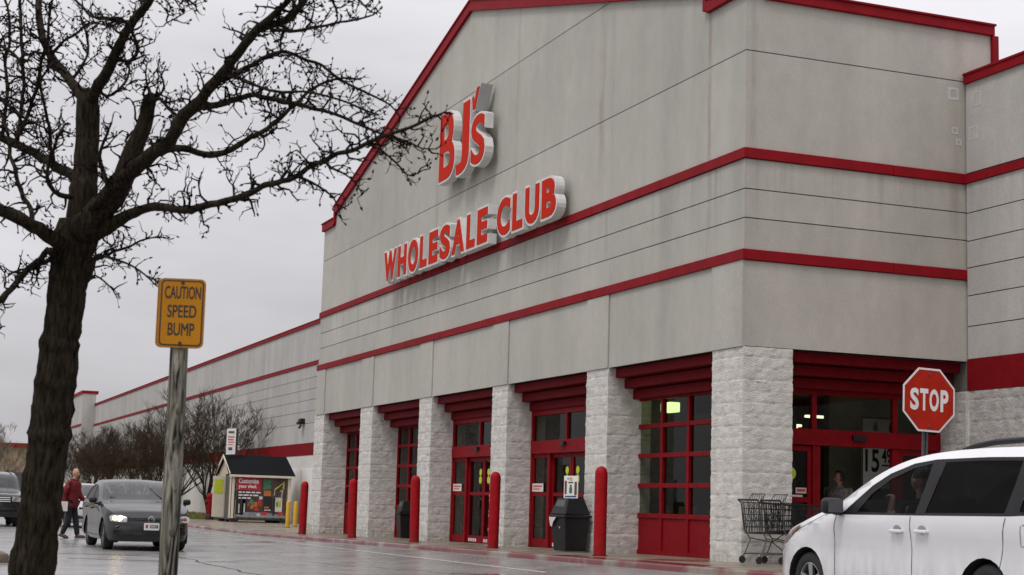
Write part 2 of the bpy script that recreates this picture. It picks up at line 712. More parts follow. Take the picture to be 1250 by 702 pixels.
def sz(y):
    return max(.04, .30 - (max(y, 10) - 24.2) * .0093)


def rz_(x, y):
    t = max(0, min(1, (x - 5) / (KX - 5)))
    return (sz(y) - .10) * t ** 3
LIMBS = [
 [(1.051,11.664,0.086,0.1692),(1.045,11.625,0.366,0.1579),(1.039,11.596,0.578,0.1495),(1.054,11.548,0.87,0.1438),(1.069,11.501,1.151,0.1382),(1.08,11.439,1.543,0.1354),(1.092,11.377,1.935,0.1326),(1.101,11.341,2.16,0.1297),(1.109,11.313,2.328,0.1269),(1.121,11.272,2.58,0.1297),(1.137,11.236,2.777,0.1354),(1.153,11.21,2.917,0.1467),(1.164,11.187,3.047,0.1297)],
 [(1.169,11.195,2.974,0.1128),(1.17,11.166,3.17,0.1015),(1.179,11.192,3.337,0.0963),(1.182,11.209,3.584,0.0911),(1.166,11.186,3.781,0.0882),(1.159,11.175,3.877,0.074),(1.16,11.166,3.934,0.0398)],
 [(1.163,11.182,3.821,0.0484),(1.109,11.243,3.916,0.04),(1.053,11.357,4.025,0.0375),(0.996,11.525,4.142,0.0351),(0.931,11.641,4.265,0.0324),(0.874,11.749,4.415,0.0297),(0.847,11.842,4.596,0.0285),(0.84,11.931,4.746,0.0272),(0.839,12.0,5.018,0.0244)],
 [(1.168,11.178,3.832,0.0512),(1.202,11.045,3.91,0.0451),(1.24,10.858,3.974,0.0417),(1.265,10.676,4.045,0.0384),(1.295,10.542,4.138,0.0353),(1.325,10.412,4.207,0.0323),(1.365,10.279,4.265,0.0293),(1.41,10.145,4.32,0.0264),(1.472,9.995,4.437,0.0235)],
 [(1.168,11.151,2.91,0.1179),(1.257,11.044,3.033,0.1062),(1.344,10.937,3.159,0.0946),(1.391,10.849,3.262,0.0831),(1.431,10.811,3.417,0.0692),(1.477,10.773,3.556,0.0609),(1.508,10.742,3.683,0.0554),(1.526,10.719,3.794,0.0498),(1.538,10.708,3.838,0.0277)],
 [(1.383,10.856,3.24,0.0665),(1.45,10.71,3.315,0.0549),(1.531,10.561,3.379,0.0489),(1.597,10.42,3.425,0.0458),(1.633,10.286,3.5,0.0453),(1.676,10.256,3.591,0.0453),(1.723,10.122,3.649,0.0449),(1.759,9.992,3.694,0.0392),(1.794,9.863,3.742,0.0363),(1.836,9.729,3.805,0.0333),(1.877,9.595,3.871,0.0317),(1.916,9.462,3.935,0.0302),(1.951,9.333,3.983,0.0298)],
 [(1.952,9.334,3.978,0.0274),(1.997,9.255,4.024,0.0223),(2.05,9.172,4.079,0.0197),(2.098,9.035,4.148,0.0171),(2.146,8.892,4.252,0.0145)],
 [(1.952,9.335,3.968,0.0249),(2.033,9.299,4.0,0.0249),(2.088,9.169,4.002,0.0234),(2.115,9.044,4.042,0.0219),(2.137,8.921,4.08,0.0217),(2.18,8.782,4.174,0.0191)],
 [(2.013,9.311,3.97,0.0149),(2.104,9.381,3.991,0.0138),(2.22,9.438,4.028,0.0127),(2.303,9.403,4.051,0.0114),(2.397,9.468,4.093,0.0103),(2.476,9.434,4.115,0.009),(2.606,9.484,4.164,0.0078),(2.695,9.445,4.197,0.0057)],
 [(1.435,10.817,3.362,0.0554),(1.553,10.867,3.447,0.0391),(1.69,10.913,3.511,0.031),(1.811,10.97,3.542,0.027),(1.909,11.04,3.537,0.0258),(2.005,11.057,3.534,0.026),(2.11,11.066,3.564,0.0246),(2.212,11.071,3.63,0.0233),(2.304,11.078,3.702,0.0205),(2.398,11.033,3.763,0.019),(2.502,11.088,3.853,0.0177),(2.567,11.051,3.931,0.0162),(2.66,11.107,4.04,0.0149),(2.727,11.071,4.107,0.0134),(2.836,11.125,4.183,0.012),(2.946,11.078,4.216,0.009),(3.095,11.125,4.234,0.0076)],
 [(1.684,10.249,3.618,0.032),(1.743,10.116,3.634,0.0264),(1.804,9.986,3.617,0.0235),(1.885,9.951,3.64,0.0222),(1.936,9.821,3.649,0.0207),(2.002,9.792,3.672,0.0194),(2.049,9.67,3.644,0.0179),(2.146,9.634,3.626,0.0167),(2.231,9.5,3.575,0.0152),(2.351,9.457,3.548,0.0127),(2.447,9.32,3.493,0.0113),(2.592,9.271,3.438,0.0101),(2.685,9.137,3.364,0.0075),(2.834,9.088,3.304,0.0055)],
 [(1.812,9.853,3.763,0.0233),(1.892,9.818,3.792,0.0181),(1.98,9.881,3.861,0.0157),(2.045,9.85,3.905,0.0144),(2.119,9.814,3.949,0.0131),(2.212,9.878,4.005,0.0132),(2.297,9.847,3.992,0.0119),(2.378,9.821,3.952,0.0106),(2.483,9.889,3.95,0.0107),(2.567,9.865,3.89,0.0107),(2.656,9.838,3.834,0.0093),(2.744,9.81,3.795,0.0093),(2.864,9.873,3.78,0.0081),(2.947,9.847,3.735,0.0067),(3.013,9.832,3.662,0.0054)],
 [(1.857,9.724,3.785,0.0128),(1.937,9.596,3.702,0.0114),(2.024,9.464,3.639,0.0101),(2.111,9.327,3.597,0.0099),(2.227,9.282,3.601,0.0087),(2.306,9.148,3.56,0.0086),(2.413,9.11,3.534,0.0074),(2.531,9.071,3.488,0.0074),(2.608,8.941,3.429,0.0054)],
 [(1.246,11.171,2.937,0.0846),(1.326,11.029,2.952,0.0615),(1.404,10.938,2.996,0.0473),(1.461,10.856,3.028,0.0388),(1.532,10.718,3.046,0.0329),(1.607,10.58,3.047,0.0299),(1.668,10.452,3.015,0.0283),(1.733,10.322,2.99,0.0267),(1.822,10.177,3.001,0.0264),(1.928,10.025,3.019,0.0248),(1.994,9.89,3.029,0.0233),(2.048,9.758,3.043,0.0218),(2.109,9.622,3.072,0.0203),(2.175,9.486,3.08,0.0188),(2.229,9.355,3.093,0.0179),(2.284,9.219,3.134,0.0172),(2.364,9.074,3.174,0.0158),(2.461,8.923,3.2,0.0145),(2.555,8.773,3.239,0.0131),(2.617,8.638,3.252,0.0118),(2.669,8.508,3.264,0.0105),(2.722,8.376,3.285,0.0092),(2.786,8.239,3.309,0.0064)],
 [(2.531,8.892,3.231,0.0084),(2.614,8.864,3.2,0.0077),(2.701,8.841,3.126,0.0067),(2.745,8.831,3.075,0.0058),(2.787,8.818,3.052,0.0053),(2.856,8.785,3.093,0.0039)],
 [(2.605,8.645,3.237,0.0075),(2.698,8.718,3.234,0.0067),(2.757,8.697,3.217,0.0057),(2.803,8.683,3.194,0.0052),(2.879,8.653,3.192,0.0038)],
 [(2.229,9.355,3.093,0.0099),(2.339,9.422,3.08,0.0088),(2.417,9.399,3.033,0.0075),(2.503,9.479,2.999,0.0063),(2.536,9.475,2.934,0.0051),(2.55,9.477,2.884,0.0038)],
 [(2.324,9.091,3.163,0.0097),(2.374,9.08,3.107,0.0078),(2.444,9.057,3.075,0.0068),(2.503,9.041,3.029,0.0054),(2.553,9.031,2.963,0.0039)],
 [(1.149,11.224,2.833,0.0846),(1.064,11.149,2.827,0.0671),(0.99,11.067,2.842,0.0554),(0.917,10.984,2.868,0.0521),(0.839,10.902,2.893,0.0489),(0.731,10.83,2.932,0.0458),(0.632,10.758,2.95,0.0427),(0.5,10.591,2.963,0.0392),(0.344,10.435,2.964,0.0359)],
 [(1.19,11.251,3.273,0.0569),(1.11,11.379,3.352,0.0431),(1.016,11.618,3.452,0.038),(0.933,11.748,3.528,0.0369),(0.843,11.88,3.604,0.0357),(0.751,12.015,3.67,0.0345),(0.664,12.148,3.731,0.0333),(0.545,12.397,3.832,0.0308),(0.405,12.655,3.921,0.0282)],
 [(1.083,11.264,2.73,0.0395),(1.009,11.183,2.742,0.0279),(0.964,11.195,2.785,0.0238),(0.927,11.218,2.723,0.0224),(0.841,11.155,2.64,0.0249),(0.785,11.189,2.561,0.0235),(0.732,11.113,2.481,0.0233),(0.669,11.041,2.402,0.0217),(0.572,10.99,2.27,0.0188)],
 [(1.049,11.273,2.763,0.0254),(0.979,11.198,2.724,0.0196),(0.915,11.229,2.678,0.0182),(0.841,11.156,2.634,0.0166)],
 [(0.772,12.004,3.689,0.018),(0.78,12.087,3.843,0.0166),(0.795,12.159,4.047,0.0153),(0.796,12.241,4.224,0.0154),(0.774,12.323,4.465,0.014),(0.75,12.401,4.74,0.0125),(0.731,12.475,5.019,0.0126)],
 [(0.746,12.018,3.664,0.018),(0.8,11.869,3.798,0.0164),(0.842,11.828,3.965,0.0164),(0.863,11.694,4.082,0.0147),(0.869,11.672,4.217,0.0133),(0.901,11.638,4.364,0.0118),(0.899,11.613,4.54,0.0103),(0.918,11.58,4.716,0.0088)],
 [(0.676,12.249,3.753,0.0183),(0.68,12.222,3.923,0.0168),(0.694,12.295,4.129,0.0154),(0.663,12.385,4.338,0.014),(0.689,12.452,4.551,0.0125),(0.665,12.533,4.797,0.011),(0.609,12.632,5.015,0.0095)],
 [(1.016,11.618,3.452,0.0146),(0.965,11.514,3.563,0.0145),(0.935,11.399,3.683,0.0144),(0.896,11.293,3.773,0.0128),(0.854,11.289,3.913,0.0114),(0.858,11.275,3.998,0.01),(0.923,11.233,4.113,0.0085)],
 [(1.247,11.107,2.627,0.0224),(1.277,10.971,2.736,0.0125),(1.343,10.841,2.707,0.0096),(1.415,10.763,2.681,0.0082),(1.487,10.687,2.638,0.0071),(1.556,10.666,2.592,0.006),(1.607,10.549,2.516,0.0048),(1.649,10.537,2.491,0.0035)],
 [(1.24,11.202,2.735,0.0226),(1.34,11.266,2.775,0.0142),(1.422,11.28,2.825,0.0114),(1.522,11.289,2.869,0.0101),(1.594,11.255,2.912,0.0086),(1.682,11.323,2.953,0.0058),(1.773,11.287,2.955,0.0043)],
 [(1.231,11.228,2.584,0.0141),(1.302,11.299,2.65,0.0071),(1.38,11.276,2.596,0.0063),(1.426,11.265,2.552,0.0057),(1.457,11.261,2.496,0.0043)],
 [(1.266,10.677,4.034,0.0192),(1.331,10.549,3.993,0.0149),(1.364,10.315,4.021,0.0133),(1.262,10.123,4.13,0.0105),(1.175,10.048,4.129,0.0091),(1.069,9.988,4.086,0.0077)],
 [(1.339,10.405,4.219,0.0162),(1.286,10.528,4.256,0.0136),(1.195,10.667,4.293,0.0123),(1.112,10.8,4.342,0.0111),(1.054,10.917,4.436,0.0098),(0.973,11.04,4.553,0.0085)],
 [(1.41,10.147,4.31,0.0132),(1.361,10.272,4.328,0.0093),(1.327,10.277,4.38,0.008)],
 [(0.931,11.641,4.265,0.0147),(1.002,11.494,4.34,0.0117),(1.08,11.35,4.372,0.0101),(1.146,11.21,4.414,0.0086),(1.216,11.08,4.376,0.0071),(1.307,10.935,4.378,0.0056)],
 [(1.053,11.357,4.025,0.0144),(1.125,11.366,4.143,0.0116),(1.17,11.436,4.287,0.0102),(1.154,11.529,4.431,0.0088),(1.117,11.631,4.576,0.0074)],
 [(1.202,11.045,3.91,0.0141),(1.291,11.123,3.881,0.0114),(1.393,11.176,3.989,0.0101),(1.44,11.246,4.124,0.0087),(1.413,11.348,4.236,0.0073)],
 [(1.527,10.721,3.778,0.0166),(1.572,10.594,3.782,0.0137),(1.613,10.483,3.695,0.0109),(1.646,10.371,3.629,0.0108)],
 [(1.539,10.71,3.816,0.0138),(1.498,10.716,3.887,0.0097),(1.481,10.711,3.969,0.0069),(1.485,10.697,4.051,0.005)],
 [(1.556,10.705,3.806,0.0111),(1.587,10.579,3.848,0.0082),(1.551,10.476,3.909,0.006)],
 [(1.474,10.025,4.23,0.0092),(1.506,10.019,4.189,0.0078),(1.496,10.03,4.137,0.0058),(1.598,9.981,4.203,0.0047)],
 [(1.415,10.029,4.358,0.0131),(1.499,9.895,4.314,0.0104),(1.574,9.871,4.275,0.0083),(1.635,9.752,4.186,0.0062)],
 [(2.18,8.782,4.174,0.0119),(2.223,8.779,4.081,0.0095),(2.275,8.773,3.987,0.0072),(2.289,8.777,3.917,0.0052)],
 [(2.194,8.777,4.174,0.0119),(2.286,8.649,4.061,0.0094),(2.344,8.531,3.976,0.0075),(2.383,8.421,3.883,0.0051)],
 [(0.423,11.835,4.29,0.0206),(0.542,11.784,4.323,0.0177),(0.626,11.651,4.27,0.0146),(0.708,11.629,4.203,0.0117),(0.752,11.522,4.074,0.0087)],
 [(0.438,11.663,3.949,0.0203),(0.571,11.512,3.883,0.0172),(0.656,11.487,3.828,0.0144),(0.729,11.363,3.739,0.0114),(0.818,11.336,3.686,0.0085),(0.917,11.304,3.643,0.0057)],
 [(0.839,10.902,2.893,0.0217),(0.823,10.998,3.023,0.0192),(0.76,11.112,3.148,0.018),(0.725,11.212,3.304,0.0168),(0.681,11.318,3.435,0.0155),(0.666,11.409,3.596,0.0142),(0.618,11.512,3.759,0.0129)],
 [(1.201,10.954,3.052,0.0249),(1.276,10.807,3.119,0.0219),(1.266,10.691,3.198,0.019),(1.234,10.69,3.289,0.0163),(1.201,10.586,3.348,0.0135),(1.223,10.562,3.456,0.0108),(1.243,10.433,3.541,0.008)],
 [(1.082,10.989,3.131,0.0222),(0.989,10.919,3.121,0.0192),(0.914,10.833,3.171,0.0163),(0.888,10.724,3.242,0.0135),(0.901,10.705,3.339,0.0121),(0.924,10.575,3.425,0.0107),(0.965,10.543,3.532,0.008)]]
# ------------------------------------------------------------------ camera, sky, sun
cam = bpy.data.cameras.new('camera')
cam.sensor_width = 36
cam.lens = 1950 / 1250 * 36
cam.clip_start = .1
cam.clip_end = 3000
cam.dof.use_dof = True
cam.dof.focus_distance = 38
cam.dof.aperture_fstop = 5.6
co = bpy.data.objects.new('camera', cam)
COL.objects.link(co)
Rv, Uv, Fv = V((.929593, -.367416, .029357)), V((-.07675, -.115048, .99039)), V((.360508, .922913, .135147))
co.matrix_world = Matrix(((Rv.x, Uv.x, -Fv.x, 0), (Rv.y, Uv.y, -Fv.y, 0), (Rv.z, Uv.z, -Fv.z, 1.15), (0, 0, 0, 1)))
SC.camera = co
SC.view_settings.view_transform = 'Standard'
SC.view_settings.look = 'None'
SC.view_settings.exposure = 0.20
SC.view_settings.gamma = 1.0
SC.view_settings.use_curve_mapping = False
SC.cycles.max_bounces = 8
SC.cycles.transparent_max_bounces = 16
SC.cycles.use_denoising = True
SC.cycles.sample_clamp_indirect = 6

SUN_EL, SUN_AZ = math.radians(58), math.radians(236)     # azimuth clockwise from +Y
w = bpy.data.worlds.new('World')
SC.world = w
w.use_nodes = True
N, Lk = w.node_tree.nodes, w.node_tree.links
bg = N['Background']
sky = N.new('ShaderNodeTexSky')
sky.sky_type = 'NISHITA'
sky.sun_disc = False
sky.sun_elevation = SUN_EL
sky.sun_rotation = SUN_AZ
sky.air_density = 1.0
sky.dust_density = 4.0
sky.ozone_density = 1.0
tc = N.new('ShaderNodeTexCoord')
sp = N.new('ShaderNodeSeparateXYZ')
Lk.new(tc.outputs['Generated'], sp.inputs[0])
# overcast: the cloud deck is about three times brighter overhead than at the horizon
el = N.new('ShaderNodeMapRange')
el.inputs['From Min'].default_value = 0.0
el.inputs['From Max'].default_value = 1.0
el.inputs['To Min'].default_value = 4.75
el.inputs['To Max'].default_value = 14.5
Lk.new(sp.outputs[2], el.inputs['Value'])
mpn = N.new('ShaderNodeMapping')
mpn.inputs['Scale'].default_value = (1, 1, 3.2)
Lk.new(tc.outputs['Generated'], mpn.inputs['Vector'])
cn = N.new('ShaderNodeTexNoise')
cn.inputs['Scale'].default_value = 3.4
cn.inputs['Detail'].default_value = 5
cn.inputs['Roughness'].default_value = .5
Lk.new(mpn.outputs[0], cn.inputs['Vector'])
cr = N.new('ShaderNodeMapRange')
cr.inputs['From Min'].default_value = .32
cr.inputs['From Max'].default_value = .68
cr.inputs['To Min'].default_value = .80
cr.inputs['To Max'].default_value = 1.12
Lk.new(cn.outputs['Fac'], cr.inputs['Value'])
ml = N.new('ShaderNodeMath')
ml.operation = 'MULTIPLY'
Lk.new(el.outputs[0], ml.inputs[0])
Lk.new(cr.outputs[0], ml.inputs[1])
gy = N.new('ShaderNodeVectorMath')
gy.operation = 'SCALE'
gy.inputs[0].default_value = (.985, .962, 1.005)
Lk.new(ml.outputs[0], gy.inputs['Scale'])
mxs = N.new('ShaderNodeMix')
mxs.data_type = 'RGBA'
mxs.inputs['Factor'].default_value = .93
Lk.new(sky.outputs[0], mxs.inputs['A'])
Lk.new(gy.outputs[0], mxs.inputs['B'])
Lk.new(mxs.outputs['Result'], bg.inputs['Color'])
bg.inputs['Strength'].default_value = .1

sl = bpy.data.lights.new('sun', 'SUN')
sl.energy = 1.1
sl.angle = math.radians(14)
sl.color = (1, .965, .92)
so = bpy.data.objects.new('sun', sl)
COL.objects.link(so)
d = V((math.sin(SUN_AZ) * math.cos(SUN_EL), math.cos(SUN_AZ) * math.cos(SUN_EL), math.sin(SUN_EL)))
so.rotation_euler = d.to_track_quat('Z', 'Y').to_euler()
so.location = (0, 0, 40)

# ------------------------------------------------------------------ ground
mb = MB()
xs = [-600, -300, -150, -80, -40, -20, -10, 0, 3, 5] + [5 + .65 * k for k in range(1, 11)] + [11.505, 11.9, 19, 40, 120, 400]
ys = [-300, -100, -40, -10, 0] + [2 * k for k in range(1, 40)] + [80, 90, 100, 120, 150, 190, 240, 320, 500, 900]
vs = []
for y in ys:
    for x in xs:
        z = rz_(x, y) if x < 11.51 else (rz_(11.5, y) - .08)
        vs.append((x, y, z))
nx = len(xs)
mb.add(vs, [(j * nx + i, j * nx + i + 1, (j + 1) * nx + i + 1, (j + 1) * nx + i) for j in range(len(ys) - 1) for i in range(nx - 1)])
tag(mb.build('asphalt_road', M['asphalt'], smooth=0), kind='structure')


def strip(x0, x1, ya, yb, dz, step=1.0, zf=None):
    m = MB()
    n = max(1, int((yb - ya) / step))
    vs = []
    for k in range(n + 1):
        y = ya + (yb - ya) * k / n
        for x in (x0, x1):
            vs.append((x, y, (zf(x, y) if zf else sz(y)) + dz))
    m.add(vs, [(2 * k, 2 * k + 1, 2 * k + 3, 2 * k + 2) for k in range(n)])
    return m


tag(strip(KX + .16, 30, 4, 152, 0).build('sidewalk', M['walk'], smooth=0), kind='structure')
# sidewalk score joints
mj = MB()
for k in range(60):
    y = 8 + 2.4 * k
    mj.box(KX + .17, 13.6, y, y + .02, sz(y) + .001, sz(y) + .003)
tag(mj.build('sidewalk_joints', M['seam']), kind='structure')
mk = MB()
n = 146
prof = [(KX, -.30), (KX, -.03), (KX + .012, -.008), (KX + .035, .004), (KX + .11, .004), (KX + .175, .002), (KX + .175, -.2)]
vs = []
for k in range(n + 1):
    y = 4 + k
    for (x, z) in prof:
        vs.append((x, y, sz(y) + z))
p = len(prof)
mk.add(vs, [(k * p + i, k * p + i + 1, (k + 1) * p + i + 1, (k + 1) * p + i) for k in range(n) for i in range(p - 1)])
tag(mk.build('kerb', M['kerb'], smooth=40), kind='structure')
tag(strip(KX + .17, KX + .62, 21.2, 27.5, .004).build('red_kerb_paint', M['kerb']), kind='structure')
tag(strip(10.05, 10.17, 24, 60, .004, zf=rz_).build('white_road_line', M['line']), kind='structure')


def ribbon(pts, wd, name, mat):
    m = MB()
    vs = []
    for i, (x, y) in enumerate(pts):
        a = V(pts[max(0, i - 1)])
        b = V(pts[min(len(pts) - 1, i + 1)])
        t = (b - a).normalized()
        h = wd * random.uniform(.6, 1.3) / 2
        for s in (-1, 1):
            q = V((x, y)) + V((-t.y, t.x)) * s * h
            vs.append((q.x, q.y, rz_(q.x, q.y) + .003))
    m.add(vs, [(2 * k, 2 * k + 1, 2 * k + 3, 2 * k + 2) for k in range(len(pts) - 1)])
    return tag(m.build(name, mat), kind='structure')


def wander(a, b, n, amp):
    out = []
    for k in range(n + 1):
        t = k / n
        x = a[0] + (b[0] - a[0]) * t + amp * noise.noise((a[0] * 3 + t * 9, 1.7, a[1]))
        y = a[1] + (b[1] - a[1]) * t + amp * noise.noise((a[1] * 2 + t * 9, 5.1, a[0]))
        out.append((x, y))
    return out


ribbon(wander((5.35, 32.0), (5.55, 22.0), 40, .16), .05, 'tar_seam', M['seam'])
ribbon(wander((3.3, 31.6), (5.4, 30.8), 14, .1), .10, 'tar_seam', M['seam'])
ribbon(wander((3.2, 29.4), (5.0, 28.6), 12, .1), .10, 'tar_seam', M['seam'])
ribbon(wander((7.2, 30.), (9.6, 22.), 20, .3), .03, 'tar_seam', M['seam'])
# planting bed
mg = MB()
vs = []
for k in range(71):
    y = 78.6 + k
    for x in (13.4, 13.5, 18.5):
        vs.append((x, y, sz(y) + (.02 if x < 13.45 else .10)))
mg.add(vs, [(3 * k + i, 3 * k + i + 1, 3 * k + i + 4, 3 * k + i + 3) for k in range(70) for i in range(2)] + [(0, 1, 2)])
mg.box(13.4, 18.5, 78.5, 78.6, 0, .14)
tag(mg.build('grass', M['grass']), kind='stuff')
# blades on the bed edge
mg = MB()
for k in range(5000):
    x, y = random.uniform(13.45, 18.4), 78.6 + 30 * random.random() ** 1.6
    h = random.uniform(.04, .13)
    a = random.uniform(0, PI)
    dx, dy = math.cos(a) * .02, math.sin(a) * .02
    lx, ly = random.uniform(-.05, .05), random.uniform(-.05, .05)
    mg.add([(x - dx, y - dy, .13), (x + dx, y + dy, .13), (x + lx, y + ly, .14 + h)], [(0, 1, 2)])
tag(mg.build('grass_blades', M['grass']), kind='stuff')

# ------------------------------------------------------------------ store building
B = thing('store_building', 'long pale concrete warehouse store with red stripes and a gabled entrance block', 'store', (X0, Y0, .30))


def part(mb, name, mat, parent=None, **k):
    return mb.build(name, mat, parent or B, world=True, **k)


H1t, H1b, H2t, H2b, HP = 7.53, 7.345, 5.715, 5.53, 4.01
fm = lambda X: (lambda u, w, d=0.0: V((X - d, u, w)))          # plane facing -X, u = Y (orientation left-handed)
fm2 = lambda X: (lambda u, w, d=0.0: V((X - d, -u, w)))         # u = -Y: right-handed
sm = lambda Y: (lambda u, w, d=0.0: V((u, Y - d, w)))           # plane facing -Y, u = X
GAB = [(-51.95, 7.5), (-25.6, 7.5), (-25.6, 10.95), (-38.78, 14.38), (-51.95, 10.95)]
# core of the entrance block
mb = MB()
mb.prism([(-Y1 + .03, HP + .02), (-Y0 - .03, HP + .02), (-Y0 - .03, 10.4), (-25.6, 10.4), (-25.6, 10.95), (-38.78, 14.38), (-51.95, 10.95), (-51.95, 10.4), (-Y1 + .03, 10.4)], fm2(X0 + .32), 0, .29)
mb.prism([(X0 + .03, HP + .02), (19.2, HP + .02), (19.2, 10.3), (X0 + .03, 10.3)], sm(Y0 + .32), 0, .29)
mb.prism([(X0 + .33, HP + .02), (19.2, HP + .02), (19.2, 10.3), (X0 + .33, 10.3)], lambda u, w_, d=0.: V((u, Y1 - .3 + d, w_)), 0, .28)
mb.box(18.9, 19.2, Y0 + .33, Y1 - .31, 9.0, 10.3)
part(mb, 'wall_core', M['core'])
mb = MB()
mb.box(X0 + .33, 18.9, Y0 + .33, Y1 - .3, 9.6, 9.8)
mb.box(19.2, 70, 2, 186, 8.95, 9.05)
part(mb, 'roof', M['far_roof'])
VY = [Y0, 25.60, 29.80, 35.42, 41.05, 46.65, 51.95, Y1]
bands = [(H1t, 9.31), (9.31, 11.87), (11.87, 14.5), (6.80, H1b), (6.28, 6.80), (H2t, 6.28)]
G, GV = .010, .003
mb = MB()
full = [(-Y1, 4), (-Y0, 4), (-Y0, 10.4), (-25.6, 10.4), (-25.6, 10.95), (-38.78, 14.38), (-51.95, 10.95), (-51.95, 10.4), (-Y1, 10.4)]
for (a, b) in bands:
    for i in range(len(VY) - 1):
        ya, yb = VY[i], VY[i + 1]
        e0 = 0 if i == 0 else GV
        e1 = 0 if i == len(VY) - 2 else GV
        base = full if not (0 < i < len(VY) - 2) else [(-51.95, 4), (-25.6, 4), (-25.6, 10.95), (-38.78, 14.38), (-51.95, 10.95)]
        P = clip_rect([(u, w_) for u, w_ in base] if (0 < i < len(VY) - 2) else [(-yb, 4), (-ya, 4), (-ya, 10.4), (-yb, 10.4)], -yb + e1, -ya - e0, a + G * (a != H1t), b - G)
        if len(P) > 2:
            mb.prism(P, fm2(X0), -.03, 0)
for (lo, yb) in ((25.33, 29.75), (30.82, 35.40), (36.42, 41.03), (42.10, 46.62), (47.90, 52.30)):   # panels between the pilasters
    if 1:
        mb.prism([(-yb + .02, HP), (-lo - .02, HP), (-lo - .02, H2b), (-yb + .02, H2b)], fm2(X0), -.03, 0)
part(mb, 'front_wall', M['concrete'])
PY = [(Y0, 25.33), (29.75, 30.82), (35.40, 36.42), (41.03, 42.10), (46.62, 47.90), (52.30, 53.50)]
for (ya, yb) in PY:
    mb = MB()
    mb.box(X0 - .03, X0 + .03, max(ya, Y0) - .0, min(yb, Y1) + 0., HP, H2b - .005)
    part(mb, 'pilaster', M['concrete'])
mb = MB()
for (a, b) in ((H1t, 9.31), (9.31, 10.3), (6.80, H1b), (6.28, 6.80), (H2t, 6.28), (HP, H2b)):
    mb.box(X0 + .031, 19.2 if a > 9 else XM + .02, Y0, Y0 + .03, a + G, b - G)
mb.box(XM + .02, 19.2, Y0, Y0 + .03, 9.0, 9.30)
part(mb, 'side_wall', M['concrete_side'])
mb = MB()
for (a, b) in ((H1t, 9.31), (9.31, 10.35), (6.80, H1b), (6.28, 6.80), (H2t, 6.28), (.0, H2b)):
    mb.box(X0 + .031, XM, Y1 - .03, Y1, a + G, b - G)
part(mb, 'far_side_wall', M['concrete_side'])
# stripes
for (a, b) in ((H1b, H1t), (H2b, H2t)):
    mb = MB()
    ns = 9
    for k in range(ns):
        ya, yb = Y0 - .05 + (Y1 - Y0 + .1) * k / ns, Y0 - .05 + (Y1 - Y0 + .1) * (k + 1) / ns
        mb.box(X0 - .05 + random.uniform(-.004, .004), X0 + .02, ya + .004 * (k > 0), yb - .004 * (k < ns - 1), a + random.uniform(-.004, .004), b + random.uniform(-.004, .004))
    xe = XM + (.0 if a > 6.5 else .1)
    xm_ = X0 + .021 + 3.05
    mb.box(X0 + .021, xm_ - .004, Y0 - .05, Y0 + .02, a, b)
    mb.box(xm_ + .004, xe, Y0 - .053, Y0 + .02, a - .003, b - .003)
    part(mb, 'red_stripe', M['red'], bevel=.008)
# caps
mb = MB()
mb.prism([(-25.72, 10.42), (-25.6, 10.42), (-25.6, 10.98), (-38.78, 14.42), (-51.95, 10.98), (-51.95, 10.42), (-51.83, 10.42), (-51.83, 10.74), (-38.78, 14.15), (-25.72, 10.74)], fm2(X0), -.35, .09)
mb.prism([(-51.95, 11.03), (-38.78, 14.47), (-25.6, 11.03), (-25.6, 10.985), (-38.78, 14.425), (-51.95, 10.985)][::-1], fm2(X0), -.38, .12)
part(mb, 'gable_cap', M['red'])
mb = MB()
for (ya, yb) in ((Y0 - .08, 25.6), (51.95, Y1 + .08)):
    mb.box(X0 - .09, X0 + .35, ya, yb, 10.36, 10.60)
    mb.box(X0 - .12, X0 + .38, ya - .03 * (ya < 30), yb + .03 * (ya > 30), 10.60, 10.65)
mb.box(X0 + .352, 19.15, Y0 - .08, Y0 + .35, 10.28, 10.46)
mb.box(X0 + .382, 19.17, Y0 - .11, Y0 + .38, 10.46, 10.505)
mb.box(19.10, 19.24, Y0 - .075, Y0 + .3, 9.0, 10.279)
mb.box(18.9, 19.24, Y0 + .39, Y1, 10.3, 10.5)
mb.box(X0 + .36, 18.89, Y1 - .3, Y1 + .08, 10.36, 10.6)
part(mb, 'parapet_cap', M['red'], bevel=.01)
NOTE0 = pbr('chalky patch', (.50, .50, .49), .8)
# white patch squares left by the painters
mb = MB()


def sq(mp, u, w_, s, t=.03):
    for (a, b, c, e) in ((u, u + s, w_, w_ + t), (u, u + s, w_ + s - t, w_ + s), (u, u + t, w_ + t, w_ + s - t), (u + s - t, u + s, w_ + t, w_ + s - t)):
        mb.prism([(a, c), (b, c), (b, e), (a, e)], mp, 0, .004)


for q in ((sm(Y0), 18.12, 8.93, .24, .05), (sm(Y0), 18.20, 8.28, .13), (sm(Y0), 18.29, 8.07, .12), (fm2(XM - .03), -23.98, 8.77, .26, .025), (fm2(XM - .03), -24.08, 8.15, .24, .02)):
    mb = MB()
    sq(*q)
    part(mb, 'patch_mark', NOTE0)


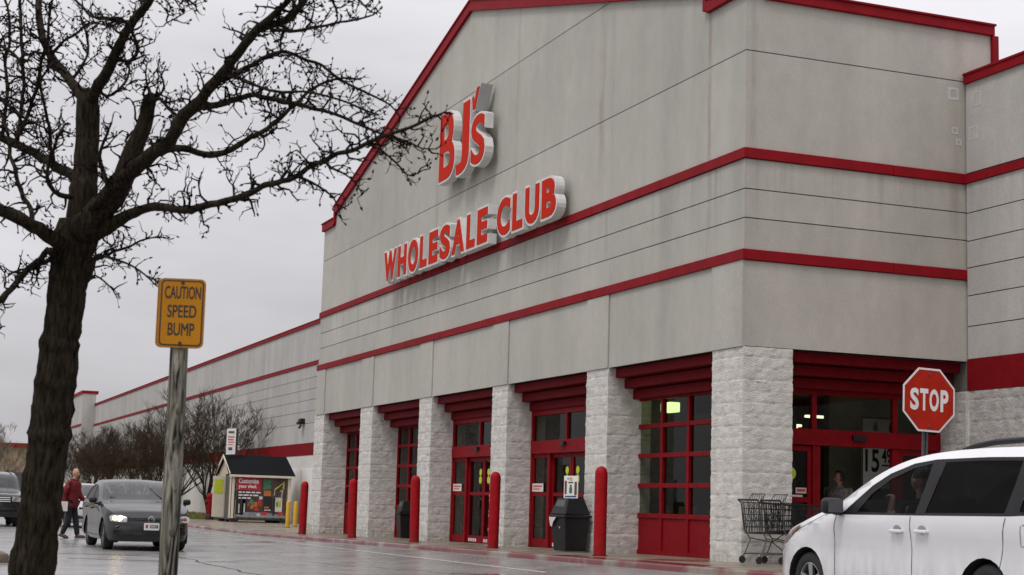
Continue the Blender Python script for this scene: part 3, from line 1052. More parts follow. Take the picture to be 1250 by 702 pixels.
# long wall (right of the block and far left)
def long_wall(ya, yb, zb0, zb1, ztop, X=XM, seg=9.0, lowsmooth=True):
    c = MB()
    c.box(X, X + .3, ya, yb, -.3, ztop - .1)
    part(c, 'wall_core', M['core'])
    m = MB()
    zs = [(H1t, ztop - .06), (6.78, H1b), (6.25, 6.78), (5.75, 6.25), (5.23, 5.75), (4.66, 5.23), (zb1, 4.66)]
    n = max(1, round((yb - ya) / seg))
    for (a, b) in zs:
        for k in range(n):
            y0, y1 = ya + (yb - ya) * k / n, ya + (yb - ya) * (k + 1) / n
            m.box(X - .03, X + .01, y0 + (.005 if k else 0), y1 - (.005 if k < n - 1 else 0), a + G, b - G)
    part(m, 'long_wall', M['concrete_long'])
    m = MB()
    m.box(X - .09, X + .35, ya, yb, ztop - .18, ztop - .02)
    m.box(X - .11, X + .37, ya, yb, ztop - .02, ztop + .02)
    part(m, 'parapet_cap', M['red'])
    m = MB()
    m.box(X - .07, X + .0, ya, yb, H1b, H1t - .03)
    part(m, 'red_stripe', M['red'])
    m = MB()
    m.box(X - .06, X + .02, ya, yb, zb0, zb1)
    part(m, 'red_band', M['red_band'])


mb = MB()
mb.box(XM - .02, XM + .0, Y0 - .05, Y0 + .85, .0, HP - .0)
part(mb, 'return_wall', M['core'])
long_wall(4, Y0 - .055, 3.47, 4.05, 9.42)
long_wall(Y1, 153.5, 3.18, 3.74, 9.42)
mb = MB()
mb.box(XM - .04, XM + .02, Y1, 153.5, -.2, 3.17)
part(mb, 'block_base', M['smooth_block'])
# far projecting block
mb = MB()
mb.box(XM - 1.2, XM + .0, 153.51, 186, -.3, 10.35)
part(mb, 'far_block', M['concrete_long'])
mb = MB()
mb.box(XM - 1.3, XM + .2, 153.45, 186.1, 10.35, 10.62)
mb.box(XM - 1.26, XM - 1.2, 153.5, 186.1, H1b, H1t)
part(mb, 'far_block_trim', M['red'])


# split-face block piers
def split_ring(loop, z0, z1, closed=True, amp=1.0, seed=0):
    """loop of plan corners, counter-clockwise seen from above; columns every 0.1 m, courses of 0.2 m"""
    cols = []
    n = len(loop)
    for i in range(n if closed else n - 1):
        a, b = V(loop[i]), V(loop[(i + 1) % n])
        L_ = (b - a).length
        nn = V(((b - a).y, -(b - a).x)).normalized()
        k = max(1, round(L_ / .05))
        prev = V(loop[i - 1])
        for j in range(k):
            t = j / k
            nrm = nn
            if j == 0 and (closed or i > 0):
                pn = V(((a - prev).y, -(a - prev).x)).normalized()
                nrm = (pn + nn).normalized() * 1.0
            cols.append((a + (b - a) * t, nrm, t * L_, j == 0))
    if not closed:
        cols.append((V(loop[-1]), nn, L_, True))
    rows = []
    z = z0
    ci = 0
    while z < z1 - .01:
        for f in (0, .022, .065, .11, .155, .178):
            if z + f <= z1:
                rows.append((z + f, f, ci))
        z += .2
        ci += 1
    rows.append((z1, 0, ci))
    vs, fs = [], []
    nc = len(cols)
    for (z, f, ci) in rows:
        for (pt, nrm, u, edge) in cols:
            p3 = V((pt.x * 1.0 + seed, pt.y * 1.0, z))
            dsp = .008 * noise.noise(p3 * 6) + .015 * noise.noise(p3 * 19) + .012 * noise.noise(p3 * 39)
            groove = 1.0 if f == 0 else 0.0
            ub = (u + (.2 if ci % 2 else 0)) / .4
            fr = abs(ub - round(ub)) * .4
            if fr < .026:
                groove = max(groove, .75)
            dsp = dsp * (1 - .8 * groove) * amp - .006 * groove * (1.4 if ci % 2 == 0 and f == 0 else .6) + .003
            vs.append((pt.x + nrm.x * dsp, pt.y + nrm.y * dsp, z))
    for r in range(len(rows) - 1):
        for c in range(nc if closed else nc - 1):
            c2 = (c + 1) % nc
            fs.append((r * nc + c, r * nc + c2, (r + 1) * nc + c2, (r + 1) * nc + c))
    if closed:
        fs.append(tuple((len(rows) - 1) * nc + c for c in range(nc)))
    return vs, fs


for i, (ya, yb) in enumerate(PY):
    mb = MB()
    z0 = -.16
    mb.add(*split_ring([(X0, ya), (X0 + .99, ya), (X0 + .99, yb), (X0, yb)][::1], z0, HP - .002, seed=i * 7.3))
    part(mb, 'pillar', M['block'], smooth=50)
mb = MB()
mb.add(*split_ring([(XM - .05, Y0 + .84), (XM - .05, 4)], .1, 3.468, closed=False, seed=55))
part(mb, 'block_base', M['block_grey'], smooth=50)
mb = MB()
mb.box(XM - .075, XM - .02, Y0 - .10, Y0 - .02, .1, 3.46)
part(mb, 'corner_bead', M['block'])


# stepped red headers
def header(ya, yb):
    for k in range(3):
        m = MB()
        m.box(X0 + .16 + .2 * k, X0 + 1.0, ya + .01, yb - .01, HP - .21 * (k + 1) + .012, HP - .21 * k - .006)
        part(m, 'header_beam', M['red_dark'], bevel=.012)


BAYS = [(25.33, 29.75), (30.82, 35.40), (36.42, 41.03), (42.10, 46.62), (47.90, 52.30)]
for a, b in BAYS:
    header(a, b)
for k in range(3):
    m = MB()
    m.box(X0 + 1.0, XM - .06, Y0 + .16 + .2 * k, Y0 + 1.0, HP - .21 * (k + 1) + .012, HP - .21 * k - .006)
    part(m, 'header_beam', M['red_dark'], bevel=.012)


class Plane:
    """joinery in one upright plane: u along it, w up, d outwards"""

    def __init__(self, mp, flip=False):
        self.mp = mp

    def bar(self, mb, u0, u1, w0, w1, d0=0., d1=.09):
        mb.prism([(u0, w0), (u1, w0), (u1, w1), (u0, w1)], self.mp, d0, d1)


def pane(pl, u0, u1, w0, w1, parent, d=.035, mat=None):
    m = MB()
    m.add([pl.mp(u0, w0, d), pl.mp(u1, w0, d), pl.mp(u1, w1, d), pl.mp(u0, w1, d)], [(0, 1, 2, 3)])
    return m.build('pane', mat or M['glass'], parent, world=True)


def grid_window(ya, yb, X, cols, zf):
    pl = Plane(fm2(X))
    fr = MB()
    us = [-yb + (yb - ya) * k / cols for k in range(cols + 1)]
    zs = [1.03, 1.63, 2.23, 2.83, 3.40]
    for u in us:
        pl.bar(fr, max(us[0], u - .05), min(us[-1], u + .05), zf, 3.40)
    for z in zs:
        for i in range(cols):
            pl.bar(fr, us[i] + .05, us[i + 1] - .05, z - .045, z + .045, .004, .086)
    o = part(fr, 'grid_window', M['red_frame'], bevel=.006)
    for i in range(cols):
        for j in range(4):
            pane(pl, us[i] + .04, us[i + 1] - .04, zs[j] + .04, zs[j + 1] - .04, o)
        m = MB()
        pl.bar(m, us[i] + .05, us[i + 1] - .05, zf, .985, .02, .055)
        pl.bar(m, us[i] + .05, us[i + 1] - .05, zf, zf + .09, .056, .08)
        part(m, 'lower_panel', M['red_frame'], o)
    return o


grid_window(25.33, 29.83, X0 + .80, 4, .26)
grid_window(42.10, 46.62, X0 + .92, 4, .08)
grid_window(47.90, 52.30, X0 + .92, 4, .03)


def disc(pl, mb, u, w_, r, d0, d1, n=18):
    mb.prism([(u + r * math.cos(2 * PI * k / n), w_ + r * math.sin(2 * PI * k / n)) for k in range(n)], pl.mp, d0, d1)


STK = pbr('lime door sticker', (.50, .55, .03), .5)
NOTE = pbr('pale notice', (.66, .62, .60), .6, .06, 20)
PINK = pbr('red notice print', (.55, .07, .06), .6)


def sliding_entry(ya, yb, X, zf):
    pl = Plane(fm2(X))
    c = -(ya + yb) / 2
    L_, R_ = -yb, -ya
    fr = MB()
    pl.bar(fr, L_, L_ + .12, zf, 3.40)
    pl.bar(fr, R_ - .12, R_, zf, 3.40)
    pl.bar(fr, L_ + .12, R_ - .12, 3.27, 3.40, .004, .086)
    pl.bar(fr, L_ + .12, R_ - .12, 2.37, 2.67, -.02, .14)
    for u in (c - .2, c + 1.15):
        pl.bar(fr, u - .05, u + .05, 2.67, 3.27, .004, .086)
    for s in (-1, 1):
        u = c + s * 1.17
        pl.bar(fr, u - .06, u + .06, zf, 2.37)
    o = part(fr, 'entry_door', M['red_frame'], bevel=.006)
    us = [L_ + .12, c - .25, c - .15, c + 1.1, c + 1.2, R_ - .12]
    for a, b in ((us[0], us[1]), (us[2], us[3]), (us[4], us[5])):
        pane(pl, a, b, 2.67, 3.27, o)
    for (a, b, d) in ((L_ + .12, c - 1.23, 0), (c - 1.10, c - .015, -.05), (c + .015, c + 1.10, -.05), (c + 1.23, R_ - .12, 0)):
        m = MB()
        side = d == 0
        st = .07
        for q in ((a, a + st, zf + .02, 2.36), (b - st, b, zf + .02, 2.36), (a + st, b - st, 2.27, 2.36), (a + st, b - st, 1.39, 1.47), (a + st, b - st, zf + .02, zf + .20)):
            pl.bar(m, *q, d + .012, d + .065)
        lf = part(m, 'side_light' if side else 'door_leaf', M['red_frame'], o)
        pane(pl, a + st, b - st, 1.47, 2.27, lf, d + .035)
        pane(pl, a + st, b - st, zf + .2, 1.39, lf, d + .035)
        m = MB()
        if side:
            pl.bar(m, a + .02, a + .68, 1.49, 1.68, .066, .070)
            nn = part(m, 'notice', NOTE, lf)
            m = MB()
            pl.bar(m, a + .08, a + .62, 1.60, 1.635, .071, .073)
            pl.bar(m, a + .08, a + .50, 1.54, 1.565, .071, .073)
            part(m, 'notice_print', PINK, lf)
        else:
            uu = b - .28 if d and a < c - .5 else a + .28
            disc(pl, m, uu, 1.78, .10, d + .040, d + .044)
            disc(pl, m, uu, 1.98, .09, d + .040, d + .044)
            part(m, 'sticker', STK, lf)
            m = MB()
            for t in range(4):
                pl.bar(m, a + .10 + t * .16, a + .2 + t * .16, zf + .05, zf + .13, d + .066, d + .068)
            part(m, 'push_plate_print', NOTE, lf)
    m = MB()
    pl.bar(m, c - .28, c - .06, 2.53, 2.62, .14, .21)
    part(m, 'motion_sensor', M['black'], o)
    return o


sliding_entry(30.82, 35.42, X0 + .72, .20)
sliding_entry(36.42, 41.05, X0 + .72, .15)
# left jamb trims in white block by the entries
mb = MB()
mb.box(X0 + .66, X0 + .86, 40.96, 41.03, .1, 3.37)
part(mb, 'door_jamb', M['block'])

# side entrance
pl = Plane(sm(Y0 + .85))
fr = MB()
pl.bar(fr, 14.75, 14.84, .2, 3.40)
pl.bar(fr, 18.36, 18.50, .2, 3.40)
pl.bar(fr, 14.84, 18.36, 3.31, 3.40, .004, .086)
pl.bar(fr, 14.84, 18.36, 2.39, 2.68, -.02, .13)
for u in (15.72, 17.46):
    pl.bar(fr, u - .05, u + .05, 2.68, 3.31, .004, .086)
pl.bar(fr, 15.68, 15.84, .2, 2.39, .0, .10)
pl.bar(fr, 17.38, 17.54, .2, 2.39, .0, .10)
SE = part(fr, 'side_entry_door', M['red_frame'], bevel=.006)
for a, b in ((14.84, 15.67), (15.77, 17.41), (17.51, 18.36)):
    pane(pl, a, b, 2.68, 3.31, SE)
for a, b in ((14.85, 15.67), (17.55, 18.35)):
    m = MB()
    st = .08
    for q in ((a, a + st, .24, 2.37), (b - st, b, .24, 2.37), (a + st, b - st, 2.28, 2.37), (a + st, b - st, 1.36, 1.45), (a + st, b - st, .24, .45)):
        pl.bar(m, *q, .012, .065)
    lf = part(m, 'side_light', M['red_frame'], SE)
    pane(pl, a + st, b - st, 1.45, 2.28, lf)
    pane(pl, a + st, b - st, .45, 1.36, lf)
    if a < 16:
        m = MB()
        disc(pl, m, 15.25, 1.87, .115, .04, .045)
        part(m, 'sticker', STK, lf)
        m = MB()
        pl.bar(m, 15.36, 15.58, 1.52, 1.62, .040, .044)
        pl.bar(m, 15.10, 15.50, 1.455, 1.49, .040, .044)
        part(m, 'notice', NOTE, lf)
        m = MB()
        pl.bar(m, 15.38, 15.56, 1.545, 1.60, .045, .047)
        part(m, 'notice_print', PINK, lf)
m = MB()
pl.bar(m, 16.48, 16.76, 2.50, 2.60, .13, .20)
part(m, 'motion_sensor', M['black'], SE)

# vestibule and hall behind the glass
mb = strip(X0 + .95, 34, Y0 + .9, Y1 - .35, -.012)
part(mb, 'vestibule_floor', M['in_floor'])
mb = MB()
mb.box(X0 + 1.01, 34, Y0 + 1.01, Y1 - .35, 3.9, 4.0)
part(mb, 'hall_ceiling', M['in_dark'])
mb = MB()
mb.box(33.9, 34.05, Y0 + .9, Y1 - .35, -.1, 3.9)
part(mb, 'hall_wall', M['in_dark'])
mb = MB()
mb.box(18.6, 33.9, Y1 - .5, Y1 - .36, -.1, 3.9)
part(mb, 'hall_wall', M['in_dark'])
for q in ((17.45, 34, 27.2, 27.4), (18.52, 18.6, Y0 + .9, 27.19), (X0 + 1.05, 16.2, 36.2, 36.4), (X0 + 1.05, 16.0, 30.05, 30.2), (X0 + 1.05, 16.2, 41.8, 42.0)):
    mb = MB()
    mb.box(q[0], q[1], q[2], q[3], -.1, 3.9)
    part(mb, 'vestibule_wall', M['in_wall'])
for (x, y, z, a, m_) in ((14.9, 29.1, 3.22, .24, 'box_on'), (20.2, 32.0, 3.40, .62, 'tube_on'), (19.50, 32.2, 3.37, .36, 'tube_on'), (19.52, 32.0, 3.17, .50, 'tube_on'), (20.05, 33.0, 3.20, .46, 'tube_on'), (17.95, 26.6, 3.56, .5, 'tube_on'), (15.75, 34.0, 3.5, 1.0, 'tube_on'), (15.9, 38.5, 3.5, 1.2, 'tube_on'), (15.2, 44.4, 3.5, 1.0, 'tube_on')):
    mb = MB()
    mb.rbox((x, y, z), (a, .42, .20) if m_ == 'box_on' else (a, .12, .06), .02)
    part(mb, 'ceiling_light', M[m_])
mb = MB()
mb.box(15.45, 15.6, 25.4, 29.95, .1, 3.1)
part(mb, 'added_dark_panel', M['in_dark'])  # added panel so daylight does not show through both glass fronts
# merchandise silhouettes inside
random.seed(3)
CART = [pbr('stock %s' % n_, c, .6) for n_, c in (('blue', (.05, .09, .18)), ('buff', (.25, .20, .12)), ('red', (.2, .03, .03)), ('white', (.35, .35, .34)))]
for k in range(16):
    mb = MB()
    x, y = random.uniform(16.3, 18.2), random.uniform(42.5, 52)
    if k < 6:
        x, y = random.uniform(15.4, 16.8), 28.6 + .5 * k
    h = random.uniform(.5, 1.3)
    mb.rbox((x, y, .06 + h / 2), (.4, .4, h), .02)
    part(mb, 'stock_carton', CART[k % 4])

# wall pack lamp and white double door on the long wall
mb = MB()
mb.rbox((XM - .14, 73.7, 4.78), (.26, .46, .26), .05)
mb.rbox((XM - .24, 73.7, 4.70), (.22, .40, .12), .03)
mb.tube([(XM - .2, 73.55, 4.6), (XM - .3, 73.5, 4.45)], .06)
part(mb, 'wall_lamp', M['black'])
WD = None
mb = MB()
mb.box(XM - .09, XM - .045, 66.2, 76.0, .05, 2.55)
WD = part(mb, 'service_door', M['white'])
for y in (68.6, 71.05, 73.5):
    mb = MB()
    mb.box(XM - .093, XM - .0905, y - .03, y + .03, .06, 2.5)
    part(mb, 'door_gap', M['steel_grey'], WD)
mb = MB()
mb.box(XM - .12, XM - .093, 70.6, 70.72, 1.0, 1.25)
part(mb, 'handle', M['steel_grey'], WD)


# ------------------------------------------------------------------ fascia lettering
def letters(sign, seq, bold, zoff=0.):
    for (s, y0, y1, z0, z1, sh) in seq:
        mp = fm2(X0)
        m = MB()
        g = .034
        put_text(m, s, mp, -y0 - g, -y1 + g, z0 - g, z1 + g, .17, .39, bold + .014, sh)
        o = m.build('letter', M['letter_white'], sign, world=True)
        m = MB()
        put_text(m, s, mp, -y0 + .025, -y1 - .025, z0 + .025, z1 - .025, .391, .404, bold, sh)
        m.build('letter_face', M['letter_red'], o, world=True)


S1 = thing('storefront_sign', 'red and white channel letters spelling WHOLESALE CLUB just above the upper red stripe', 'sign', (X0, 38.2, 7.5))
seq = []
y = 44.72
for ch, wd in zip('WHOLESALE', (1.22, .84, .92, .66, .78, .86, .98, .66, .76)):
    seq.append((ch, y, y - wd, 7.50 if ch not in 'OS' else 7.485, 8.42 if ch not in 'OS' else 8.435, 0))
    y -= wd + .122
y = 35.46
for ch, wd in zip('CLUB', (.90, .68, .88, .86)):
    seq.append((ch, y, y - wd, 7.50 if ch not in 'C' else 7.485, 8.42 if ch not in 'C' else 8.435, 0))
    y -= wd + .113
letters(S1, seq, .044)
S2 = thing('storefront_sign', 'big slanted red and white letters BJs with an apostrophe tick high on the gable', 'sign', (X0, 38.2, 9.6))
letters(S2, [('B', 39.98, 38.72, 9.64, 11.50, .0), ('J', 38.66, 37.62, 9.58, 11.47, .0), ('S', 37.50, 36.46, 9.60, 10.92, .0)], .024)
m = MB()
tick = [(-37.42, 10.98), (-37.10, 11.02), (-36.62, 11.62), (-37.02, 11.62), (-37.22, 11.34), (-37.38, 11.42)]
tick = [(-37.46, 11.40), (-37.36, 11.02), (-37.16, 11.02), (-36.80, 11.66), (-37.02, 11.66), (-37.24, 11.26), (-37.34, 11.46)]
m.prism(tick, fm2(X0), .10, .42)
o = m.build('apostrophe', M['letter_grey'], S2, world=True)
m = MB()
cx = sum(p[0] for p in tick) / len(tick)
cz = sum(p[1] for p in tick) / len(tick)
m.prism([((u - cx) * .78 + cx, (w_ - cz) * .82 + cz) for u, w_ in tick], fm2(X0), .421, .436)
m.build('apostrophe_face', M['letter_red'], o, world=True)
# ------------------------------------------------------------------ vehicles
def chaikin(P, n=2):
    for _ in range(n):
        out = [P[0]]
        for a, b in zip(P, P[1:]):
            out.append((a[0] * .75 + b[0] * .25, a[1] * .75 + b[1] * .25))
            out.append((a[0] * .25 + b[0] * .75, a[1] * .25 + b[1] * .75))
        out.append(P[-1])
        P = out
    return P


class Car:
    """local frame: x forwards with the front axle at 0, y to the left, z up"""

    def __init__(s, root, paint, top, W, sill, wb, wr, ar, belt, tum=.28, nose=(.2, .30, .55), tail=(.2, .2, .5), crown=.05, ws=(0, 0), rw=(0, 0), plan=1.6):
        s.root, s.paint, s.W, s.sill, s.wb, s.wr, s.ar, s.belt = root, paint, W, sill, wb, wr, ar, belt
        s.tum, s.crown, s.nose, s.tail, s.plan = tum, crown, nose, tail, plan
        s.top = chaikin(top, 2)
        s.ws, s.rw = ws, rw
        s.xf, s.xr = max(p[0] for p in s.top), min(p[0] for p in s.top)
        s.cw = []

    def ztop(s, x):
        best = -1
        for a, b in zip(s.top, s.top[1:]):
            if min(a[0], b[0]) - 1e-9 <= x <= max(a[0], b[0]) + 1e-9 and abs(a[0] - b[0]) > 1e-9:
                t = (x - a[0]) / (b[0] - a[0])
                best = max(best, a[1] + (b[1] - a[1]) * t)
        return best if best > 0 else s.belt

    def hw(s, x, z):
        w_ = s.W / 2
        if z > s.belt:
            w_ -= s.tum * (z - s.belt) ** 1.15
        if z < s.sill + .18:
            w_ -= .10 * ((s.sill + .18 - z) / .18) ** 2 * .5
        w_ += .018 * math.exp(-((z - (s.belt - .10)) / .10) ** 2) - .012 * math.exp(-((z - (s.belt - .34)) / .14) ** 2)
        b, dw, ln = s.nose
        x0 = s.xf - ln
        if x > x0:
            w_ -= dw * ((x - x0) / ln) ** (s.plan + .6)
        b, dw, ln = s.tail
        x0 = s.xr + ln
        if x < x0:
            w_ -= dw * ((x0 - x) / ln) ** (s.plan + .6)
        dz = s.ztop(x) - z
        if dz < .10 and z > s.sill + .25:
            w_ -= .05 * (1 - max(0, dz) / .10) ** 2
        return w_

    def bulge(s, x, z, t):
        q = 1 - t * t
        dx = 0
        xm = (s.xf + s.xr) / 2
        if x > xm:
            k = min(1, max(0, (x - (s.xf - 1.8)) / 1.0)) * .55 + .45 * (x > s.xf - .35)
            dx = s.nose[0] * q * min(1, k if x > s.xf - .35 else .55)
        else:
            dx = -s.tail[0] * q * (1 if x < s.xr + .3 else .5)
        return dx

    def body(s, dlo=None):
        bot_f, bot_r = s.top[0], s.top[-1]
        P = [(bot_r[0], bot_r[1])]
        for xc in (-s.wb, 0):
            h = s.wr - s.sill
            half = math.sqrt(max(.01, s.ar ** 2 - (s.sill - s.wr) ** 2))
            n = 14
            a0 = math.atan2(s.sill - s.wr, -half)
            a0 = a0 if a0 > 0 else a0 + 2 * PI
            a1 = math.atan2(s.sill - s.wr, half)
            for k in range(n + 1):
                a = a0 + (a1 - a0) * k / n
                P.append((xc + s.ar * math.cos(a), s.wr + s.ar * math.sin(a)))
        out = P + list(s.top[:-1])
        s.out = out
        vs, fs = triangulate(out, [dlo] if dlo else [], .13)
        mb = MB()
        for sd in (1, -1):
            mb.add([(v.x, sd * s.hw(v.x, v.y), v.y) for v in vs], fs if sd < 0 else [f[::-1] for f in fs])
        # strip over the car
        K = 10
        rows = []
        for (x, z) in s.top:
            h = s.hw(x, z)
            row = []
            for k in range(K + 1):
                t = -1 + 2 * k / K
                zz = z + (s.crown * (1 - t * t) if z > s.belt * .8 else 0)
                row.append((x + s.bulge(x, z, t), t * h, zz))
            rows.append(row)
        s.rows = rows
        gl = {'windshield': [], 'rear_window': []}
        for i in range(len(rows) - 1):
            xm = (s.top[i][0] + s.top[i + 1][0]) / 2
            zm = (s.top[i][1] + s.top[i + 1][1]) / 2
            for k in range(K):
                q = [rows[i][k], rows[i][k + 1], rows[i + 1][k + 1], rows[i + 1][k]]
                key = None
                if 0 < k < K - 1 or True:
                    if s.ws[1] < xm < s.ws[0] and zm > s.belt * .9:
                        key = 'windshield'
                    elif s.rw[1] < xm < s.rw[0] and zm > s.belt * .9:
                        key = 'rear_window'
                if key and 0 < k < K - 1:
                    gl[key].append(q)
                elif key:
                    a = .45
                    pa = [V(p) for p in q]
                    if k == 0:
                        i0, i1 = pa[0].lerp(pa[1], a), pa[3].lerp(pa[2], a)
                        mb.add([pa[0], i0, i1, pa[3]], [(0, 1, 2, 3)])
                        gl[key].append([i0, pa[1], pa[2], i1])
                    else:
                        i0, i1 = pa[1].lerp(pa[0], a), pa[2].lerp(pa[3], a)
                        mb.add([i0, pa[1], pa[2], i1], [(0, 1, 2, 3)])
                        gl[key].append([pa[0], i0, i1, pa[3]])
                else:
                    mb.add(q, [(0, 1, 2, 3)])
        s.bodyo = mb.build('body', s.paint, s.root, smooth=38, merge=True)
        for nm, qs in gl.items():
            if qs:
                m = MB()
                for q in qs:
                    m.add(q, [(0, 1, 2, 3)])
                m.build(nm, CARGLASS, s.root, smooth=60, merge=True)
        # floor, wheel wells
        m = MB()
        m.box(s.xr + .25, s.xf - .30, -s.W / 2 + .16, s.W / 2 - .16, s.sill - .02, s.sill + .10)
        for xc in (0, -s.wb):
            for sd in (1, -1):
                ya, yb = sd * (s.W / 2 - .035), sd * (s.W / 2 - .32)
                pr = [(xc + (s.ar + .005) * math.cos(a), s.wr + (s.ar + .005) * math.sin(a)) for a in [PI * k / 14 - .25 + .5 * k / 14 * 0 for k in range(-1, 17)]]
                v_ = [(x, ya, z) for x, z in pr] + [(x, yb, z) for x, z in pr]
                n = len(pr)
                m.add(v_, [(k, k + 1, n + k + 1, n + k) for k in range(n - 1)] + [tuple(range(n, 2 * n))])
        m.build('wheel_well', M['dark'], s.root)

    def patch(s, poly, holes=(), off=.004, sides=(1,), name='panel', mat=None, parent=None, grid=.12):
        vs, fs = triangulate(poly, holes, grid)
        m = MB()
        for sd in sides:
            m.add([(v.x, sd * (s.hw(v.x, v.y) + off), v.y) for v in vs], fs if sd < 0 else [f[::-1] for f in fs])
        return m.build(name, mat, parent or s.root, smooth=40)

    def seam(s, pts, wd=.009, sides=(1, -1), off=.0025, name='door_seam', mat=None, parent=None):
        dense = []
        for a, b in zip(pts, pts[1:]):
            k = max(1, int((V(b) - V(a)).length / .06))
            dense += [(a[0] + (b[0] - a[0]) * t / k, a[1] + (b[1] - a[1]) * t / k) for t in range(k)]
        dense.append(pts[-1])
        m = MB()
        for sd in sides:
            vs = []
            for i, p in enumerate(dense):
                a, b = V(dense[max(0, i - 1)]), V(dense[min(len(dense) - 1, i + 1)])
                t = (b - a).normalized()
                for q in (-1, 1):
                    x, z = p[0] - t.y * q * wd / 2, p[1] + t.x * q * wd / 2
                    vs.append((x, sd * (s.hw(x, z) + off), z))
            m.add(vs, [(2 * k, 2 * k + 1, 2 * k + 3, 2 * k + 2) for k in range(len(dense) - 1)])
        return m.build(name, mat or M['dark'], parent or s.root)

    def front(s, poly, off=.006, thick=.0, name='grille', mat=None, parent=None, grid=.06, holes=(), back=False):
        """poly in (y, z) laid on the nose (or the tail)"""
        vs, fs = triangulate(poly, holes, grid)
        side = [p for p in s.top if (p[0] > s.xf - 1.1 if not back else p[0] < s.xr + .6)]

        def X(y, z):
            c = [(p, q) for p, q in zip(s.top, s.top[1:]) if min(p[1], q[1]) <= z <= max(p[1], q[1]) and ((p[0] + q[0]) / 2 > s.xf - 1.0 if not back else (p[0] + q[0]) / 2 < s.xr + .7)]
            if not c:
                p = max(side, key=lambda p: -abs(p[1] - z))
                x = p[0]
            else:
                p, q = max(c, key=lambda e: e[0][0]) if not back else min(c, key=lambda e: e[0][0])
                t = 0 if p[1] == q[1] else (z - p[1]) / (q[1] - p[1])
                x = p[0] + (q[0] - p[0]) * t
            t = max(-1, min(1, y / s.hw(x, z)))
            return x + s.bulge(x, z, t)
        sg = -1 if back else 1
        m = MB()
        A = [(X(v.x, v.y) + sg * off, v.x, v.y) for v in vs]
        m.add(A, [f if sg > 0 else f[::-1] for f in fs])
        if thick:
            n = len(poly)
            Bk = [(A[i][0] - sg * thick, A[i][1], A[i][2]) for i in range(n)]
            m.add(A[:n] + Bk, [(i, n + i, n + (i + 1) % n, (i + 1) % n) for i in range(n)])
        return m.build(name, mat, parent or s.root, smooth=40), X

    def wheel(s, xc, sd, spokes=7, rimr=.21, dark=False):
        wr, yo = s.wr, sd * (s.W / 2 - .05)
        c = (xc, yo, wr)
        m = MB()
        wd = .21
        pr = [(rimr, -.0), (rimr + .02, .008), (wr - .04, .004), (wr - .012, -.012), (wr, -.04), (wr, -wd + .04), (wr - .02, -wd + .01), (rimr, -wd)]
        m.lathe([(r, h * sd) for r, h in pr], c, 'y', 28, False)
        T = m.build('wheel', M['rubber'], s.root, smooth=35)
        m = MB()
        m.lathe([(rimr, -.006 * sd), (rimr - .012, -.004 * sd), (rimr - .02, -.03 * sd), (rimr - .03, -.13 * sd)], c, 'y', 28, False)
        for k in range(spokes):
            a = 2 * PI * k / spokes + .3
            d_ = V((math.cos(a), 0, math.sin(a)))
            p = V((-math.sin(a), 0, math.cos(a)))
            o_ = V(c)
            A, Bv = o_ + d_ * .03, o_ + d_ * (rimr - .008)
            q = []
            for (pt, hh, yy) in ((A, .030, -.02), (Bv, .042, -.012), (A, .030, -.05), (Bv, .042, -.05)):
                for g in (-1, 1):
                    q.append(pt + p * hh * g + V((0, yy * sd, 0)))
            m.add(q, [(0, 2, 3, 1), (4, 5, 7, 6), (0, 4, 6, 2), (1, 3, 7, 5)])
        m.lathe([(.06, -.055 * sd), (.06, -.012 * sd), (.045, -.002 * sd), (0, -.002 * sd)], c, 'y', 16)
        m.build('rim', M['steel_grey'] if dark else M['alloy'], T, smooth=35)
        m = MB()
        m.lathe([(rimr - .035, -.10 * sd), (0, -.10 * sd)], c, 'y', 20)
        m.build('brake_disc', M['steel_grey'], T)

    def mirror(s, x, z, mat, side=1, sc=1.0):
        y = s.hw(x, z)
        m = MB()
        m.rbox((x + .02, side * (y + .03 + .10 * sc), z + .06), (.15 * sc, .22 * sc, .17 * sc), .05, seg=3)
        m.rbox((x + .05, side * (y + .02), z - .01), (.10, .12, .05), .02)
        o = m.build('mirror', mat, s.root, smooth=50)
        m = MB()
        m.rbox((x + .02 - .078 * sc, side * (y + .03 + .10 * sc), z + .06), (.004, .18 * sc, .13 * sc), .001)
        m.build('mirror_glass', M['steel_grey'], o)

    def handle(s, x, z, sides=(1, -1), mat=None):
        for sd in sides:
            y = s.hw(x, z)
            m = MB()
            m.rbox((x, sd * (y + .028), z), (.20, .022, .035), .010, seg=3)
            m.rbox((x + .08, sd * (y + .01), z), (.03, .03, .03), .008)
            m.rbox((x - .08, sd * (y + .01), z), (.03, .03, .03), .008)
            h = m.build('handle', mat or s.paint, s.root, smooth=50)
            m = MB()
            pts = [(x + .065 * math.cos(a), z + .018 + .042 * math.sin(a)) for a in [2 * PI * k / 16 for k in range(16)]]
            m.add([(p[0], sd * (s.hw(*p) + .003), p[1]) for p in pts], [tuple(range(16))])
            m.build('handle_cup', HANDLECUP, h)

    def seat(s, x, y, z=.32, hgt=.95, mat=None):
        m = MB()
        R = Matrix.Rotation(math.radians(-16), 3, 'Y')
        m.rbox((x, y, z + .10), (.50, .48, .18), .06)
        m.rbox((x - .30, y, z + .42), (.14, .46, .62), .05, R)
        m.rbox((x - .40, y, z + .82), (.10, .26, .17), .04, R)
        m.build('seat', mat or SEATM, s.root, smooth=50)


